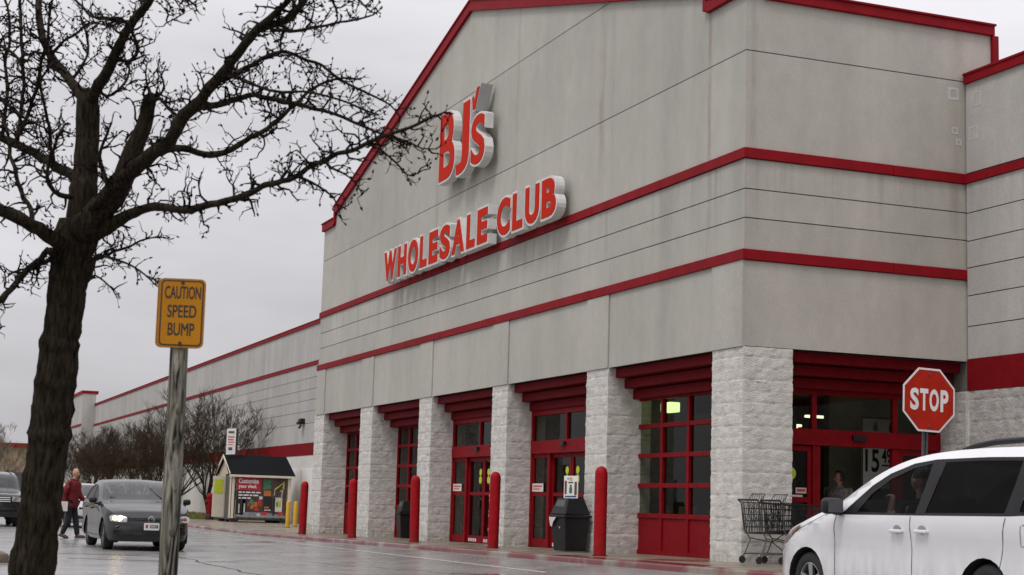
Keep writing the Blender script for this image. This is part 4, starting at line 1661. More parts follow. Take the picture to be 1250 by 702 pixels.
CARGLASS = glass('windscreen glass', (.40, .43, .43), 1.45, 1.0, .01)
TINT = glass('dark tinted glass', (.03, .032, .033), 1.22, .45, .01)
FRONTGLASS = glass('front side glass', (.45, .47, .47), 1.16, .40, .01)
SEATM = pbr('seat cloth', (.035, .034, .033), .9, .15, 20)
HANDLECUP = pbr('handle recess', (.30, .30, .30), .5)
VANWHITE = grime(pbr('white van paint', (.72, .72, .735), .18, .03, 2.2, coat=.8), .25, .85, .5)
SEDANGREY = pbr('graphite paint', (.019, .0187, .020), .25, .08, 3, metal=.2, coat=.35, spec=.35)
SILVER = pbr('silver paint', (.42, .42, .43), .32, .06, 3, metal=.4, coat=.5)
SUVBLACK = pbr('black paint', (.012, .012, .013), .22, .1, 3, coat=.5)
PLATEW = pbr('licence plate', (.62, .62, .60), .45, .04, 9)
PLATER = pbr('licence plate print', (.26, .03, .03), .5)

# ---- white minivan
VG = .10
van = thing('minivan', 'white minivan cropped by the right edge, driver at its open front window', 'minivan', (9.5 + .98, 15.27, VG), PI / 2)
top = [(.84, .22), (.90, .40), (.88, .58), (.76, .74), (.50, .86), (.18, .94), (-.10, 1.03), (-.40, 1.12), (-.62, 1.20), (-.95, 1.37), (-1.30, 1.52), (-1.68, 1.625), (-2.1, 1.685), (-2.7, 1.715), (-3.3, 1.72), (-3.9, 1.71), (-4.16, 1.66), (-4.33, 1.42), (-4.47, 1.12), (-4.53, .80), (-4.52, .45), (-4.42, .26)]
c = Car(van, VANWHITE, top, 1.96, .22, 3.03, .325, .375, 1.06, .22, (.26, .26, .75), (.12, .10, .5), .04, (-.62, -1.52), (-4.20, -4.42))
DLO = [(-.70, 1.058), (-.95, 1.215), (-1.20, 1.365), (-1.48, 1.485), (-1.85, 1.582), (-2.2, 1.618), (-3.0, 1.628), (-3.9, 1.615), (-4.13, 1.56), (-4.26, 1.12), (-3.4, 1.082), (-2.1, 1.068)]
c.body(DLO)
P1 = [(-.98, 1.092), (-1.20, 1.275), (-1.48, 1.42), (-1.85, 1.535), (-2.15, 1.578), (-2.08, 1.33), (-1.99, 1.085)]
P2 = [(-2.15, 1.095), (-2.26, 1.36), (-2.35, 1.588), (-2.9, 1.596), (-3.48, 1.588), (-3.42, 1.36), (-3.33, 1.11)]
P3 = [(-3.53, 1.12), (-3.60, 1.36), (-3.64, 1.585), (-3.92, 1.578), (-4.06, 1.53), (-4.16, 1.15)]
c.patch(DLO, [P1, P2, P3], -.004, (1, -1), 'window_frame', M['black'])
for sd in (1, -1):
    c.patch(P1, (), -.014, (sd,), 'front_window', FRONTGLASS)
    c.patch(P2, (), -.010, (sd,), 'sliding_window', TINT)
    c.patch(P3, (), -.010, (sd,), 'rear_quarter_window', TINT)
c.seam([(-.62, 1.05), (-.575, .90), (-.56, .70), (-.58, .40), (-.66, .30)])
c.seam([(-1.93, 1.06), (-1.93, .60), (-1.945, .30)])
c.seam([(-3.36, 1.07), (-3.31, .80), (-3.24, .55), (-3.02, .42), (-2.98, .32)])
c.seam([(-.66, .30), (-1.5, .285), (-2.98, .30)])
c.seam([(-.55, 1.10), (-.2, .99), (.2, .86), (.40, .80)], .008)
c.handle(-1.72, .91)
c.handle(-2.13, .915)
c.mirror(-.74, 1.085, M['black'])
c.mirror(-.74, 1.085, M['black'], -1)
c.seam([(-3.58, 1.0), (-3.56, .82), (-3.75, .80), (-3.78, .99), (-3.6, 1.01)], .007, (1,), name='fuel_door_seam')
for xc in (0, -3.03):
    for sd in (1, -1):
        c.wheel(xc, sd, 5)
for sd in (1, -1):
    c.patch([(.28, .90), (.10, .945), (.22, .855), (.46, .74), (.66, .70), (.58, .80)], (), .006, (sd,), 'headlight', M['lens'], grid=.05)
    c.patch([(.17, .92), (.10, .938), (.21, .862), (.32, .81), (.30, .87)], (), .010, (sd,), 'turn_lamp', M['amber'], grid=.05)
    m = MB()
    y = sd * (c.hw(-2.9, 1.7) - .10)
    m.tube([(-2.42, y, 1.715), (-2.6, y, 1.745), (-2.9, y, 1.775), (-3.3, y, 1.785), (-3.8, y, 1.77), (-4.0, y, 1.735)], [.018, .026, .030, .030, .028, .018], 8)
    m.build('roof_rail', M['black'], van, smooth=50)
    c.patch([(-4.40, .66), (-4.28, .66), (-4.24, .98), (-4.38, .98)], (), .006, (sd,), 'tail_lamp', PLATER, grid=.06)
c.front([(-.5, .46), (.5, .46), (.62, .60), (.4, .70), (-.4, .70), (-.62, .60)], .006, 0, 'grille', M['black'])
c.front([(-.26, .60), (.26, .60), (.26, .75), (-.26, .75)], .01, .02, 'licence_plate', PLATEW, back=True)
c.seat(-1.62, .42, .36)
c.seat(-1.62, -.42, .36)
c.seat(-2.7, .42, .36)
c.seat(-2.7, -.42, .36)
m = MB()
m.rbox((-.72, 0, .92), (.55, 1.50, .30), .10)
m.build('dashboard', M['black'], van, smooth=50)
m = MB()
for k in range(25):
    pass
R = Matrix.Rotation(math.radians(62), 3, 'Y')
pts = [V((-1.16, .42, 1.03)) + R @ V((.18 * math.cos(2 * PI * k / 24), .18 * math.sin(2 * PI * k / 24), 0)) for k in range(25)]
m.tube(pts, .015, 8, False)
m.tube([(-1.16, .42, 1.03), (-.8, .42, .92)], .03, 8)
m.tube([pts[6], (-1.16, .42, 1.03), pts[18]], .014, 6)
m.build('steering_wheel', M['black'], van, smooth=50)
m = MB()
for k in range(6):
    x = -1.1 - .6 * k
    m.box(x - .55, x, -.80, .80, 1.03 - .6, 1.03 - .595)
m.build('cabin_floor', M['dark'], van)
m = MB()
m.add([(-1.6, -.70, 1.63), (-4.05, -.70, 1.63), (-4.05, .70, 1.63), (-1.6, .70, 1.63)], [(0, 1, 2, 3)])
m.build('headliner', SEATM, van)


# ---- sedans
def sedan(loc, rz, paint, label, lit=False, plate=None, group=None):
    root = thing('sedan_car', label, 'car', loc, rz, group)
    top = [(.70, .20), (.74, .34), (.76, .50), (.72, .64), (.60, .745), (.36, .83), (.0, .905), (-.38, .965), (-.56, 1.0), (-.85, 1.16), (-1.12, 1.30), (-1.42, 1.405), (-1.8, 1.445), (-2.2, 1.44), (-2.6, 1.385), (-2.95, 1.25), (-3.25, 1.10), (-3.5, 1.055), (-3.7, 1.02), (-3.78, .85), (-3.76, .55), (-3.66, .26)]
    c = Car(root, paint, top, 1.78, .20, 2.65, .315, .355, .94, .30, (.20, .22, .75), (.10, .16, .5), .035, (-.55, -1.40), (-2.62, -3.22))
    D = [(-.72, .965), (-.95, 1.10), (-1.25, 1.245), (-1.6, 1.335), (-2.1, 1.355), (-2.5, 1.31), (-2.85, 1.19), (-3.02, 1.08), (-2.9, 1.02), (-1.8, .985)]
    c.body(D)
    A = [(-.88, .992), (-1.10, 1.13), (-1.32, 1.225), (-1.62, 1.30), (-1.74, 1.305), (-1.72, 1.005)]
    Bp = [(-1.81, 1.008), (-1.83, 1.308), (-2.1, 1.322), (-2.45, 1.285), (-2.74, 1.18), (-2.88, 1.07), (-2.8, 1.035)]
    c.patch(D, [A, Bp], -.003, (1, -1), 'window_frame', M['black'])
    for sd in (1, -1):
        c.patch(A, (), -.010, (sd,), 'front_window', FRONTGLASS)
        c.patch(Bp, (), -.010, (sd,), 'rear_window_pane', TINT)
    c.seam([(-.60, .97), (-.56, .75), (-.55, .45), (-.62, .28)])
    c.seam([(-1.78, .99), (-1.78, .6), (-1.80, .27)])
    c.seam([(-2.75, 1.02), (-2.62, .75), (-2.36, .45), (-2.30, .28)])
    c.seam([(-.62, .28), (-2.30, .28)])
    c.handle(-1.58, .84)
    c.handle(-2.55, .86)
    for sd in (1, -1):
        c.mirror(-.75, .95, M['black'] if lit else paint, sd, .74)
        c.wheel(0, sd, 9, .20, True)
        c.wheel(-2.65, sd, 9, .20, True)
        ey = [(sd * .48, .585), (sd * .60, .575), (sd * .80, .60), (sd * .825, .68), (sd * .76, .725), (sd * .60, .715), (sd * .48, .675)]
        o, X = c.front(ey if sd > 0 else ey[::-1], .006, .02, 'headlight', M['lens'])
        if lit:
            for yy, rr in ((.60, .058), (.71, .05)):
                m = MB()
                m.lathe([(rr, -.02), (rr, .012), (rr * .7, .022), (0, .026)], (X(sd * yy, .65) + .002, sd * yy, .648), 'x', 14)
                m.build('lamp_bulb', M['lamp_on'] if sd < 0 else (M['amber'] if yy > .65 else M['lens']), o, smooth=50)
        fg = [(sd * .55, .335), (sd * .72, .335), (sd * .74, .41), (sd * .58, .42)]
        c.front(fg if sd > 0 else fg[::-1], .004, 0, 'fog_lamp_pocket', M['black'])
    g, X = c.front([(-.47, .598), (.47, .598), (.475, .69), (-.475, .69)], .008, .015, 'grille', M['dark'])
    m = MB()
    for zz in (.617, .643, .668):
        for k in range(12):
            y0, y1 = -.45 + .075 * k, -.45 + .075 * (k + 1)
            m.tube([(X(y0, zz) + .010, y0, zz), (X(y1, zz) + .010, y1, zz)], .005, 5, False)
    m.build('grille_bar', M['dark'], g)
    c.front([(-.62, .28), (.62, .28), (.66, .345), (.56, .43), (-.56, .43), (-.66, .345)], .006, 0, 'lower_grille', M['dark'])
    # badge: ring with two stacked letter strokes
    m = MB()
    xb = X(0, .642) + .016
    ring = [(xb, .062 * math.cos(2 * PI * k / 24), .642 + .062 * math.sin(2 * PI * k / 24)) for k in range(25)]
    m.tube(ring, .007, 6, False)
    for st in (((-.026, .052), (0, .006), (.026, .052)), ((-.050, .024), (-.024, -.046), (0, .004), (.024, -.046), (.050, .024))):
        m.tube([(xb, a, .642 + b) for a, b in st], .006, 5)
    m.build('badge', M['chrome'], g, smooth=50)
    xp = X(0, .46) + .025
    m = MB()
    m.prism(rrect(-.155, .155, .43, .575, .015), lambda u, w_, d=0.: V((xp + d, u, w_)), 0, .008)
    pl_ = m.build('licence_plate', PLATEW, root)
    if plate:
        m = MB()
        put_text(m, plate, lambda u, w_, d=0.: V((xp + d, u, w_)), -.04, .135, .47, .54, .009, .011, .03)
        m.build('plate_number', M['ink'], pl_)
        m = MB()
        m.prism([(-.12, .47), (-.075, .47), (-.075, .54), (-.12, .54)], lambda u, w_, d=0.: V((xp + d, u, w_)), .009, .010)
        m.build('plate_emblem', PLATER, pl_)
    m = MB()
    for (a, b) in (((-.42, .30, 1.0), (-.95, .02, 1.225)), ((-.42, -.42, 1.0), (-.72, -.02, 1.11))):
        pass
    m.tube([(-.40, .52, .985), (-.68, .34, 1.145), (-.93, .22, 1.285)], .011, 6)
    m.tube([(-.40, -.10, .99), (-.55, -.36, 1.05), (-.62, -.66, 1.075)], .010, 6)
    m.build('wiper', M['black'], root)
    m = MB()
    m.rbox((-.95, 0, .82), (.50, 1.35, .22), .08)
    m.build('dashboard', M['black'], root, smooth=50)
    for y in (.36, -.36):
        c.seat(-1.62, y, .24)
        c.seat(-2.45, y, .24)
    m = MB()
    R = Matrix.Rotation(math.radians(65), 3, 'Y')
    m.tube([V((-1.15, .36, .93)) + R @ V((.175 * math.cos(2 * PI * k / 20), .175 * math.sin(2 * PI * k / 20), 0)) for k in range(21)], .014, 7, False)
    m.build('steering_wheel', M['black'], root)
    m = MB()
    m.rbox((-1.12, 0, 1.285), (.03, .22, .06), .01)
    m.build('rear_view_mirror', M['black'], root)
    return root


sedan((5.31, 34.45, .0), -PI / 2, SEDANGREY, 'dark grey sedan with one headlight glowing, two people behind its windscreen', True, '5228')
sedan((6.75, 55.5, .0), -PI / 2, SILVER, 'pale silver car half hidden behind the man in the red jacket', False, None)

# ---- black sport utility
suv = thing('sport_utility_car', 'black boxy sport utility vehicle with a roof rack beyond the tree trunk', 'car', (3.55, 55.0, 0), -PI / 2)
top = [(.66, .30), (.72, .46), (.74, .70), (.72, .92), (.62, 1.02), (.2, 1.07), (-.35, 1.12), (-.58, 1.16), (-.80, 1.34), (-1.05, 1.56), (-1.3, 1.68), (-1.7, 1.74), (-2.6, 1.77), (-3.4, 1.75), (-3.62, 1.66), (-3.75, 1.2), (-3.80, .8), (-3.74, .36)]
c = Car(suv, SUVBLACK, top, 1.86, .32, 2.85, .37, .42, 1.14, .24, (.12, .14, .5), (.08, .08, .4), .03, (-.58, -1.26), (-3.55, -3.72))
D = [(-.78, 1.17), (-1.0, 1.38), (-1.3, 1.60), (-1.8, 1.65), (-3.3, 1.66), (-3.5, 1.2)]
c.body(D)
A = [(-.95, 1.2), (-1.15, 1.40), (-1.38, 1.58), (-1.95, 1.61), (-1.95, 1.2)]
Bp = [(-2.03, 1.2), (-2.03, 1.61), (-2.85, 1.62), (-2.85, 1.2)]
Cp = [(-2.93, 1.2), (-2.93, 1.62), (-3.26, 1.61), (-3.42, 1.22)]
c.patch(D, [A, Bp, Cp], -.003, (1, -1), 'window_frame', M['black'])
for nm, q in (('front_window', A), ('rear_door_window', Bp), ('quarter_window', Cp)):
    for sd in (1, -1):
        c.patch(q, (), -.010, (sd,), nm, TINT)
c.seam([(-.6, 1.15), (-.58, .8), (-.62, .42)])
c.seam([(-1.99, 1.15), (-1.99, .42)])
c.seam([(-2.9, 1.15), (-2.7, .8), (-2.45, .45)])
c.handle(-1.8, 1.02)
c.handle(-2.72, 1.02)
for sd in (1, -1):
    c.mirror(-.8, 1.16, M['black'], sd, 1.1)
    c.wheel(0, sd, 5, .23)
    c.wheel(-2.85, sd, 5, .23)
    ey = [(sd * .56, .80), (sd * .84, .80), (sd * .86, .95), (sd * .56, .96)]
    c.front(ey if sd > 0 else ey[::-1], .008, .02, 'headlight', M['lens'])
    m = MB()
    m.tube([(-1.5, sd * .66, 1.78), (-1.6, sd * .66, 1.84), (-3.2, sd * .66, 1.86), (-3.3, sd * .66, 1.79)], .022, 7)
    m.build('roof_rack', M['black'], suv)
g, X = c.front([(-.52, .76), (.52, .76), (.54, .97), (-.54, .97)], .006, .02, 'grille', M['steel_grey'])
m = MB()
for zz in (.80, .86, .92):
    m.tube([(X(y, zz) + .02, y, zz) for y in (-.5, -.25, 0, .25, .5)], .014, 6)
m.build('grille_bar', M['chrome'], g)
m = MB()
m.ball((X(0, .865) + .04, 0, .865), (.01, .09, .04), 14, 8)
m.build('badge', M['chrome'], g, smooth=50)
c.front([(-.85, .46), (.85, .46), (.85, .60), (-.85, .60)], .03, .04, 'bumper', M['black'])
o, X = c.front([(-.17, .56), (.17, .56), (.17, .72), (-.17, .72)], .05, .02, 'licence_plate', PLATEW)
m = MB()
m.rbox((-.95, 0, 1.0), (.45, 1.4, .25), .08)
m.build('dashboard', M['black'], suv)
for y in (.4, -.4):
    c.seat(-1.7, y, .5)


# ------------------------------------------------------------------ people
def skin_mesh(mb, chains, sub=2):
    """chains: list of lists of (point, radius); first point of each later chain may repeat a point already used (joined there)"""
    verts, rad, edges, idx = [], [], [], {}
    for ch in chains:
        prev = None
        for p, r in ch:
            k = tuple(round(x, 4) for x in p)
            if k not in idx:
                idx[k] = len(verts)
                verts.append(k)
                rad.append(r)
            i = idx[k]
            if prev is not None and prev != i:
                edges.append((prev, i))
            prev = i
    me = bpy.data.meshes.new('figure')
    me.from_pydata(verts, edges, [])
    o = bpy.data.objects.new('figure', me)
    COL.objects.link(o)
    md = o.modifiers.new('skin', 'SKIN')
    md.use_smooth_shade = True
    for i, r in enumerate(rad):
        a, b = r if hasattr(r, '__len__') else (r, r)
        me.skin_vertices[0].data[i].radius = (a, b)
        me.skin_vertices[0].data[i].use_root = i == 0
    sb = o.modifiers.new('sub', 'SUBSURF')
    sb.levels = sub
    sb.render_levels = sub
    dg = bpy.context.evaluated_depsgraph_get()
    m2 = bpy.data.meshes.new_from_object(o.evaluated_get(dg))
    mb.add([v.co.copy() for v in m2.vertices], [tuple(p.vertices) for p in m2.polygons])
    bpy.data.objects.remove(o)
    bpy.data.meshes.remove(me)
    bpy.data.meshes.remove(m2)


def head(mb, c, R, s=1.0):
    """skull, jaw, nose, ears; face towards local +x of R; material slots 0 skin, 1 eye, 2 lip"""
    n, m = 20, 14
    vs, fs = [], []
    for i in range(m + 1):
        th = PI * i / m
        for k in range(n):
            a = 2 * PI * k / n
            x, y, z = math.sin(th) * math.cos(a), math.sin(th) * math.sin(a), math.cos(th)
            X, Y, Z = .098 * x, .076 * y, .122 * z
            if z < 0:
                X *= 1 - .22 * (-z) ** 1.2 if x < 0 else 1 - .10 * -z
                Y *= 1 - .30 * (-z) ** 1.3
            if x > .55 and abs(y) < .42 and -.35 < z < .12:
                X += .022 * (1 - abs(y) / .42) * (1 - abs(z + .15) / .3)
            if x > .5 and -.8 < z < -.55 and abs(y) < .4:
                X += .012
            vs.append(V(c) + R @ (V((X, Y, Z)) * s))
    for i in range(m):
        for k in range(n):
            k2 = (k + 1) % n
            fs.append((i * n + k, (i + 1) * n + k, (i + 1) * n + k2, i * n + k2))
    mb.mi = 0
    mb.add(vs, fs)
    for sd in (1, -1):
        mb.ball(V(c) + R @ (V((-.005, sd * .078, -.005)) * s), (.022 * s, .010 * s, .032 * s), 8, 6, R)
    mb.ball(V(c) + R @ (V((.108, 0, -.028)) * s), (.016 * s, .013 * s, .020 * s), 8, 6, R)
    mb.mi = 1
    for sd in (1, -1):
        mb.ball(V(c) + R @ (V((.084, sd * .031, .008)) * s), (.010 * s, .014 * s, .008 * s), 8, 6, R)
        mb.ball(V(c) + R @ (V((.090, sd * .032, .028)) * s), (.006 * s, .022 * s, .005 * s), 8, 6, R)
    mb.mi = 2
    mb.ball(V(c) + R @ (V((.092, 0, -.064)) * s), (.008 * s, .024 * s, .007 * s), 8, 6, R)
    mb.mi = 0


def hair(c, R, s, name, mat, parent, back=.0, volume=1.08, low=-.35):
    mb = MB()
    n, m = 20, 14
    vs, fs, ok = [], [], []
    for i in range(m + 1):
        th = PI * i / m
        for k in range(n):
            a = 2 * PI * k / n
            x, y, z = math.sin(th) * math.cos(a), math.sin(th) * math.sin(a), math.cos(th)
            p = V((.098 * x - .006, .076 * y, .122 * z + .006)) * s * (volume + .05 * noise.noise((x * 4, y * 4, z * 4)))
            vs.append(V(c) + R @ p)
            ok.append(z > .52 - .0 * x if x > .35 else (z > low))
    for i in range(m):
        for k in range(n):
            k2 = (k + 1) % n
            q = (i * n + k, (i + 1) * n + k, (i + 1) * n + k2, i * n + k2)
            if all(ok[j] for j in q):
                fs.append(q)
    mb.add(vs, fs)
    return mb.build(name, mat, parent, smooth=0)


def hand(mb, wrist, d, nrm, s=1.0, curl=.35, side=1):
    """palm, four fingers of unequal length and a thumb; d along the fingers, nrm out of the back of the hand"""
    d, nrm = V(d).normalized(), V(nrm).normalized()
    nrm = (nrm - d * nrm.dot(d)).normalized()
    sdv = d.cross(nrm) * side
    w = V(wrist)
    mb.ball(w + d * .045 * s, (.05 * s, .040 * s, .016 * s), 10, 8, Matrix((d, sdv, nrm)).transposed())
    for k, (off, L_) in enumerate(((.030, .068), (.011, .078), (-.009, .072), (-.028, .056))):
        p = w + d * .075 * s + sdv * off * s
        pts = [p - d * .02 * s, p]
        dd = d.copy()
        for j in range(3):
            dd = (dd - nrm * curl * (1 + .4 * j)).normalized()
            p = p + dd * L_ * s * (.42, .33, .25)[j]
            pts.append(p)
        mb.tube(pts, [.009 * s, .0095 * s, .009 * s, .008 * s, .006 * s], 6)
    p = w + d * .025 * s + sdv * .034 * s
    mb.tube([w + d * .012 * s + sdv * .02 * s, p, p + (d * .6 + sdv * .7 - nrm * .25).normalized() * .034 * s, p + (d * .9 + sdv * .45 - nrm * .5).normalized() * .062 * s], [.012 * s, .0115 * s, .010 * s, .007 * s], 6)


def Rz(a):
    return Matrix.Rotation(a, 3, 'Z')


def standing(root, legs, arms, mats, hd, headR, lean=0.0, sc=1.0, hairm=None, coat=True, handcfg=((), ())):
    """legs: [hip->knee->ankle] left/right; arms: [shoulder, elbow, wrist]; local x forwards"""
    k = sc
    P = lambda x, y, z: (x * k, y * k, z * k)
    pel, wst, chs, nck = P(0, 0, .94), P(lean * .3, 0, 1.10), P(lean * .7, 0, 1.30), P(lean, 0, 1.47)
    mb = MB()
    ch = [[(pel, .10 * k), (wst, .09 * k), (chs, (.09 * k, .11 * k)), (nck, .058 * k), ((hd[0], hd[1], hd[2] - .05 * k), .055 * k)]]
    for L_ in legs:
        ch.append([(pel, .10 * k), (L_[0], .070 * k), (L_[1], .046 * k), (L_[2], .034 * k), (L_[3], .03 * k)])
    for A in arms:
        ch.append([(chs, .09 * k), (A[0], .046 * k), (A[1], .036 * k), (A[2], .028 * k)])
    skin_mesh(mb, ch, 2)
    head(mb, hd, headR, k)
    for A, (dv, nv, cu, sdd) in zip(arms, handcfg):
        hand(mb, A[2], dv, nv, k * .95, cu, sdd)
    mb.build('body', [mats['skin'], M['eye'], M['lip']], root, smooth=0)
    mb = MB()
    ch = [[(P(0, 0, .74), (.19 * k, .20 * k)), (P(0, 0, .84), (.19 * k, .205 * k)), (P(lean * .2, 0, 1.02), (.18 * k, .20 * k)), (P(lean * .4, 0, 1.16), (.175 * k, .20 * k)), (P(lean * .7, 0, 1.32), (.175 * k, .215 * k)), (P(lean * .9, 0, 1.44), (.13 * k, .15 * k)), (P(lean * .97, 0, 1.51), (.085 * k, .09 * k))]]
    for A in arms:
        mid = tuple((a + b) / 2 for a, b in zip(A[1], A[2]))
        ch.append([(P(lean * .7, 0, 1.32), .15 * k), (A[0], .098 * k), (A[1], .082 * k), (mid, .074 * k), (tuple(a + (b - a) * 1.02 for a, b in zip(A[1], A[2])), .062 * k)])
    skin_mesh(mb, ch, 2)
    mb.build('jacket', mats['coat'], root, smooth=0)
    mb = MB()
    ch = []
    for i, L_ in enumerate(legs):
        c0 = (P(0, 0, .92), .15 * k)
        ch.append([c0, (L_[0], .100 * k), (tuple((a + b) / 2 for a, b in zip(L_[0], L_[1])), .088 * k), (L_[1], .082 * k), (tuple((a + b) / 2 for a, b in zip(L_[1], L_[2])), .074 * k), ((L_[2][0], L_[2][1], L_[2][2] - .02 * k), .066 * k)])
    skin_mesh(mb, ch, 2)
    mb.build('trousers', mats['legs'], root, smooth=0)
    for L_ in legs:
        mb = MB()
        a = V(L_[2])
        f = (V(L_[3]) - a)
        ang = math.atan2(f.y, f.x)
        pit = L_[4] if len(L_) > 4 else 0
        R = Rz(ang) @ Matrix.Rotation(pit, 3, 'Y')
        mb.ball(a + R @ V((.075 * k, 0, -.035 * k)), (.145 * k, .052 * k, .045 * k), 14, 8, R)
        mb.rbox(a + R @ V((.072 * k, 0, -.068 * k)), (.28 * k, .095 * k, .022 * k), .010, R)
        mb.build('shoe', M['shoe'], root, smooth=50)


# man in the red jacket, walking towards the store and looking at the road
MAN_Z = .0
man = thing('person', 'bald man in a dark red jacket walking behind the grey sedan, white paper in hand', 'person', (4.62, 42.0, MAN_Z), math.radians(-32))
legs = [[(.01, .09, .86), (.10, .10, .47), (.17, .10, .09), (.30, .10, .06), 0.0], [(-.01, -.09, .86), (.0, -.09, .46), (-.16, -.09, .12), (-.05, -.09, .06), .35]]
arms = [[(.02, .20, 1.38), (.06, .27, 1.10), (.24, .24, .95)], [(.02, -.20, 1.38), (-.10, -.27, 1.10), (-.06, -.26, .84)]]
HR = Rz(math.radians(-25)) @ Matrix.Rotation(math.radians(6), 3, 'Y')
standing(man, legs, arms, dict(skin=M['skin'], coat=M['jacket_red'], legs=M['jeans']), (.075, 0, 1.635), HR, .05, 1.0, handcfg=(((.6, 0, -.7), (0, 1, .2), .5, 1), ((.15, 0, -1), (0, -1, 0), .45, -1)))
mb = MB()
mb.rbox((4.43, 41.72, .80), (.17, .02, .24), .004, Rz(.4))
tag(mb.build('paper_sheet', M['white']), 'folded white paper held low by the bald man in red', 'paper')

# shopper seen through the side doorway
sh = thing('person', 'dark haired shopper in a patterned jacket standing just inside the side doorway', 'person', (16.72, 25.7, .20), math.radians(-150))
legs = [[(.0, .09, .86), (.03, .10, .47), (.0, .10, .09), (.1, .10, .05)], [(.0, -.09, .86), (.05, -.09, .47), (.05, -.09, .09), (.15, -.09, .05)]]
arms = [[(.0, .20, 1.38), (.0, .27, 1.12), (.16, .22, .98)], [(.0, -.20, 1.38), (.0, -.27, 1.12), (.16, -.22, .98)]]
standing(sh, legs, arms, dict(skin=M['skin_dark'], coat=M['shirt_pat'], legs=M['jeans']), (.03, 0, 1.64), Rz(-.5), .02, 1.0, handcfg=(((.8, 0, -.3), (0, .3, 1), .4, -1), ((.8, 0, -.3), (0, -.3, 1), .4, 1)))
hair((.03, 0, 1.64), Rz(-.5), 1.0, 'hair', M['hair'], sh, 0, 1.16, -.6)


def seated(root, mats, hairlow=-.1, arms=None, headR=None, bald=False):
    """upright in a car seat; hips at the origin, facing +x"""
    if arms is None:
        arms = [[(-.06, .20, .45), (.14, .25, .24), (.38, .17, .36)], [(-.06, -.20, .45), (.14, -.25, .24), (.38, -.17, .36)]]
    headR = headR or Matrix.Identity(3)
    hd = (.0, 0, .73)
    mb = MB()
    pel, wst, chs, nck = (0, 0, .02), (-.05, 0, .18), (-.08, 0, .38), (-.05, 0, .55)
    ch = [[(pel, .13), (wst, .12), (chs, (.12, .15)), (nck, .058), ((-.01, 0, .68), .055)]]
    for s in (1, -1):
        ch.append([(pel, .13), ((.15, s * .10, .03), .085), ((.44, s * .12, .08), .060), ((.55, s * .12, -.26), .042), ((.66, s * .12, -.30), .034)])
    for A in arms:
        ch.append([(chs, .13), (A[0], .052), (A[1], .043), (A[2], .029)])
    skin_mesh(mb, ch, 2)
    head(mb, hd, headR)
    for A, sd in zip(arms, (-1, 1)):
        hand(mb, A[2], (1, -.2 * sd * -1, .15), (-.2, 0, 1), .95, .55, sd)
    mb.build('body', [mats['skin'], M['eye'], M['lip']], root, smooth=0)
    mb = MB()
    ch = [[((-.01, 0, -.06), (.17, .185)), ((-.01, 0, .02), (.17, .185)), ((-.05, 0, .18), (.165, .19)), ((-.08, 0, .37), (.17, .21)), ((-.065, 0, .50), (.12, .14)), ((-.055, 0, .57), (.08, .085))]]
    for A in arms:
        e = tuple(a + (b - a) * .75 for a, b in zip(A[0], A[1]))
        ch.append([((-.08, 0, .37), .14), (A[0], .095), (e, .078)])
    skin_mesh(mb, ch, 2)
    mb.build('shirt', mats['coat'], root, smooth=0)
    mb = MB()
    ch = []
    for s in (1, -1):
        ch.append([((0, 0, .01), .145), ((.15, s * .10, .03), .098), ((.44, s * .12, .08), .075), ((.55, s * .12, -.24), .058)])
    skin_mesh(mb, ch, 2)
    mb.build('trousers', mats['legs'], root, smooth=0)
    if not bald:
        hair(hd, headR, 1.0, 'hair', M['hair'], root, 0, 1.09, hairlow)


drv = thing('person', 'driver of the white minivan with one bare arm raised to the wheel', 'person', (10.01, 13.90, .79), PI / 2)
seated(drv, dict(skin=M['skin'], coat=M['shirt'], legs=M['jeans']), .1, [[(-.06, .20, .45), (.10, .30, .36), (.24, .16, .57)], [(-.06, -.20, .45), (.14, -.25, .24), (.38, -.14, .40)]], Rz(.12))
for (y, lab, cm) in ((.36, 'driver of the grey sedan in a dark top behind the windscreen', 'shirt'), (-.36, 'front passenger of the grey sedan in a light grey top', 'shirt_pat')):
    p = thing('person', lab, 'person', (5.36 + y, 36.0, .46), -PI / 2)
    seated(p, dict(skin=M['skin'], coat=M[cm], legs=M['jeans']), 0)
# ------------------------------------------------------------------ bollards and posts
bol = None
BY = [(27.27, 'nearest to the corner pillar'), (32.81, 'beside the black bin with the poster'), (38.3, 'before the third pillar'), (43.93, 'before the dark bin in the windowed bays'), (49.6, 'farthest, next to the yellow posts')]
for i, (y, lab) in enumerate(BY):
    x, z = 12.55, sz(y)
    L_ = 'tall red domed bollard on the wet walk, ' + lab
    if bol is None:
        bol = thing('bollard', L_, 'bollard', (x, y, z), 0, 'red bollards along the walk')
        mb = MB()
        mb.lathe([(.118, .0), (.118, 1.50), (.115, 1.54), (.104, 1.58), (.085, 1.615), (.055, 1.64), (.02, 1.652), (0, 1.653)], n=28)
        mb.build('sleeve', M['bollard'], bol, smooth=40)
        mb = MB()
        mb.lathe([(.150, -.01), (.150, .012), (.120, .02)], n=28)
        mb.build('base_ring', M['red_dark'], bol, smooth=40)
    else:
        q_ = dup(bol, (x, y, z), i * 1.1, 1.0, L_)
        q_.rotation_euler = (math.radians((.5, -.4, .9, -.6)[i - 1]), math.radians((-.5, .6, .3, -.7)[i - 1]), i * 1.1)
yp = None
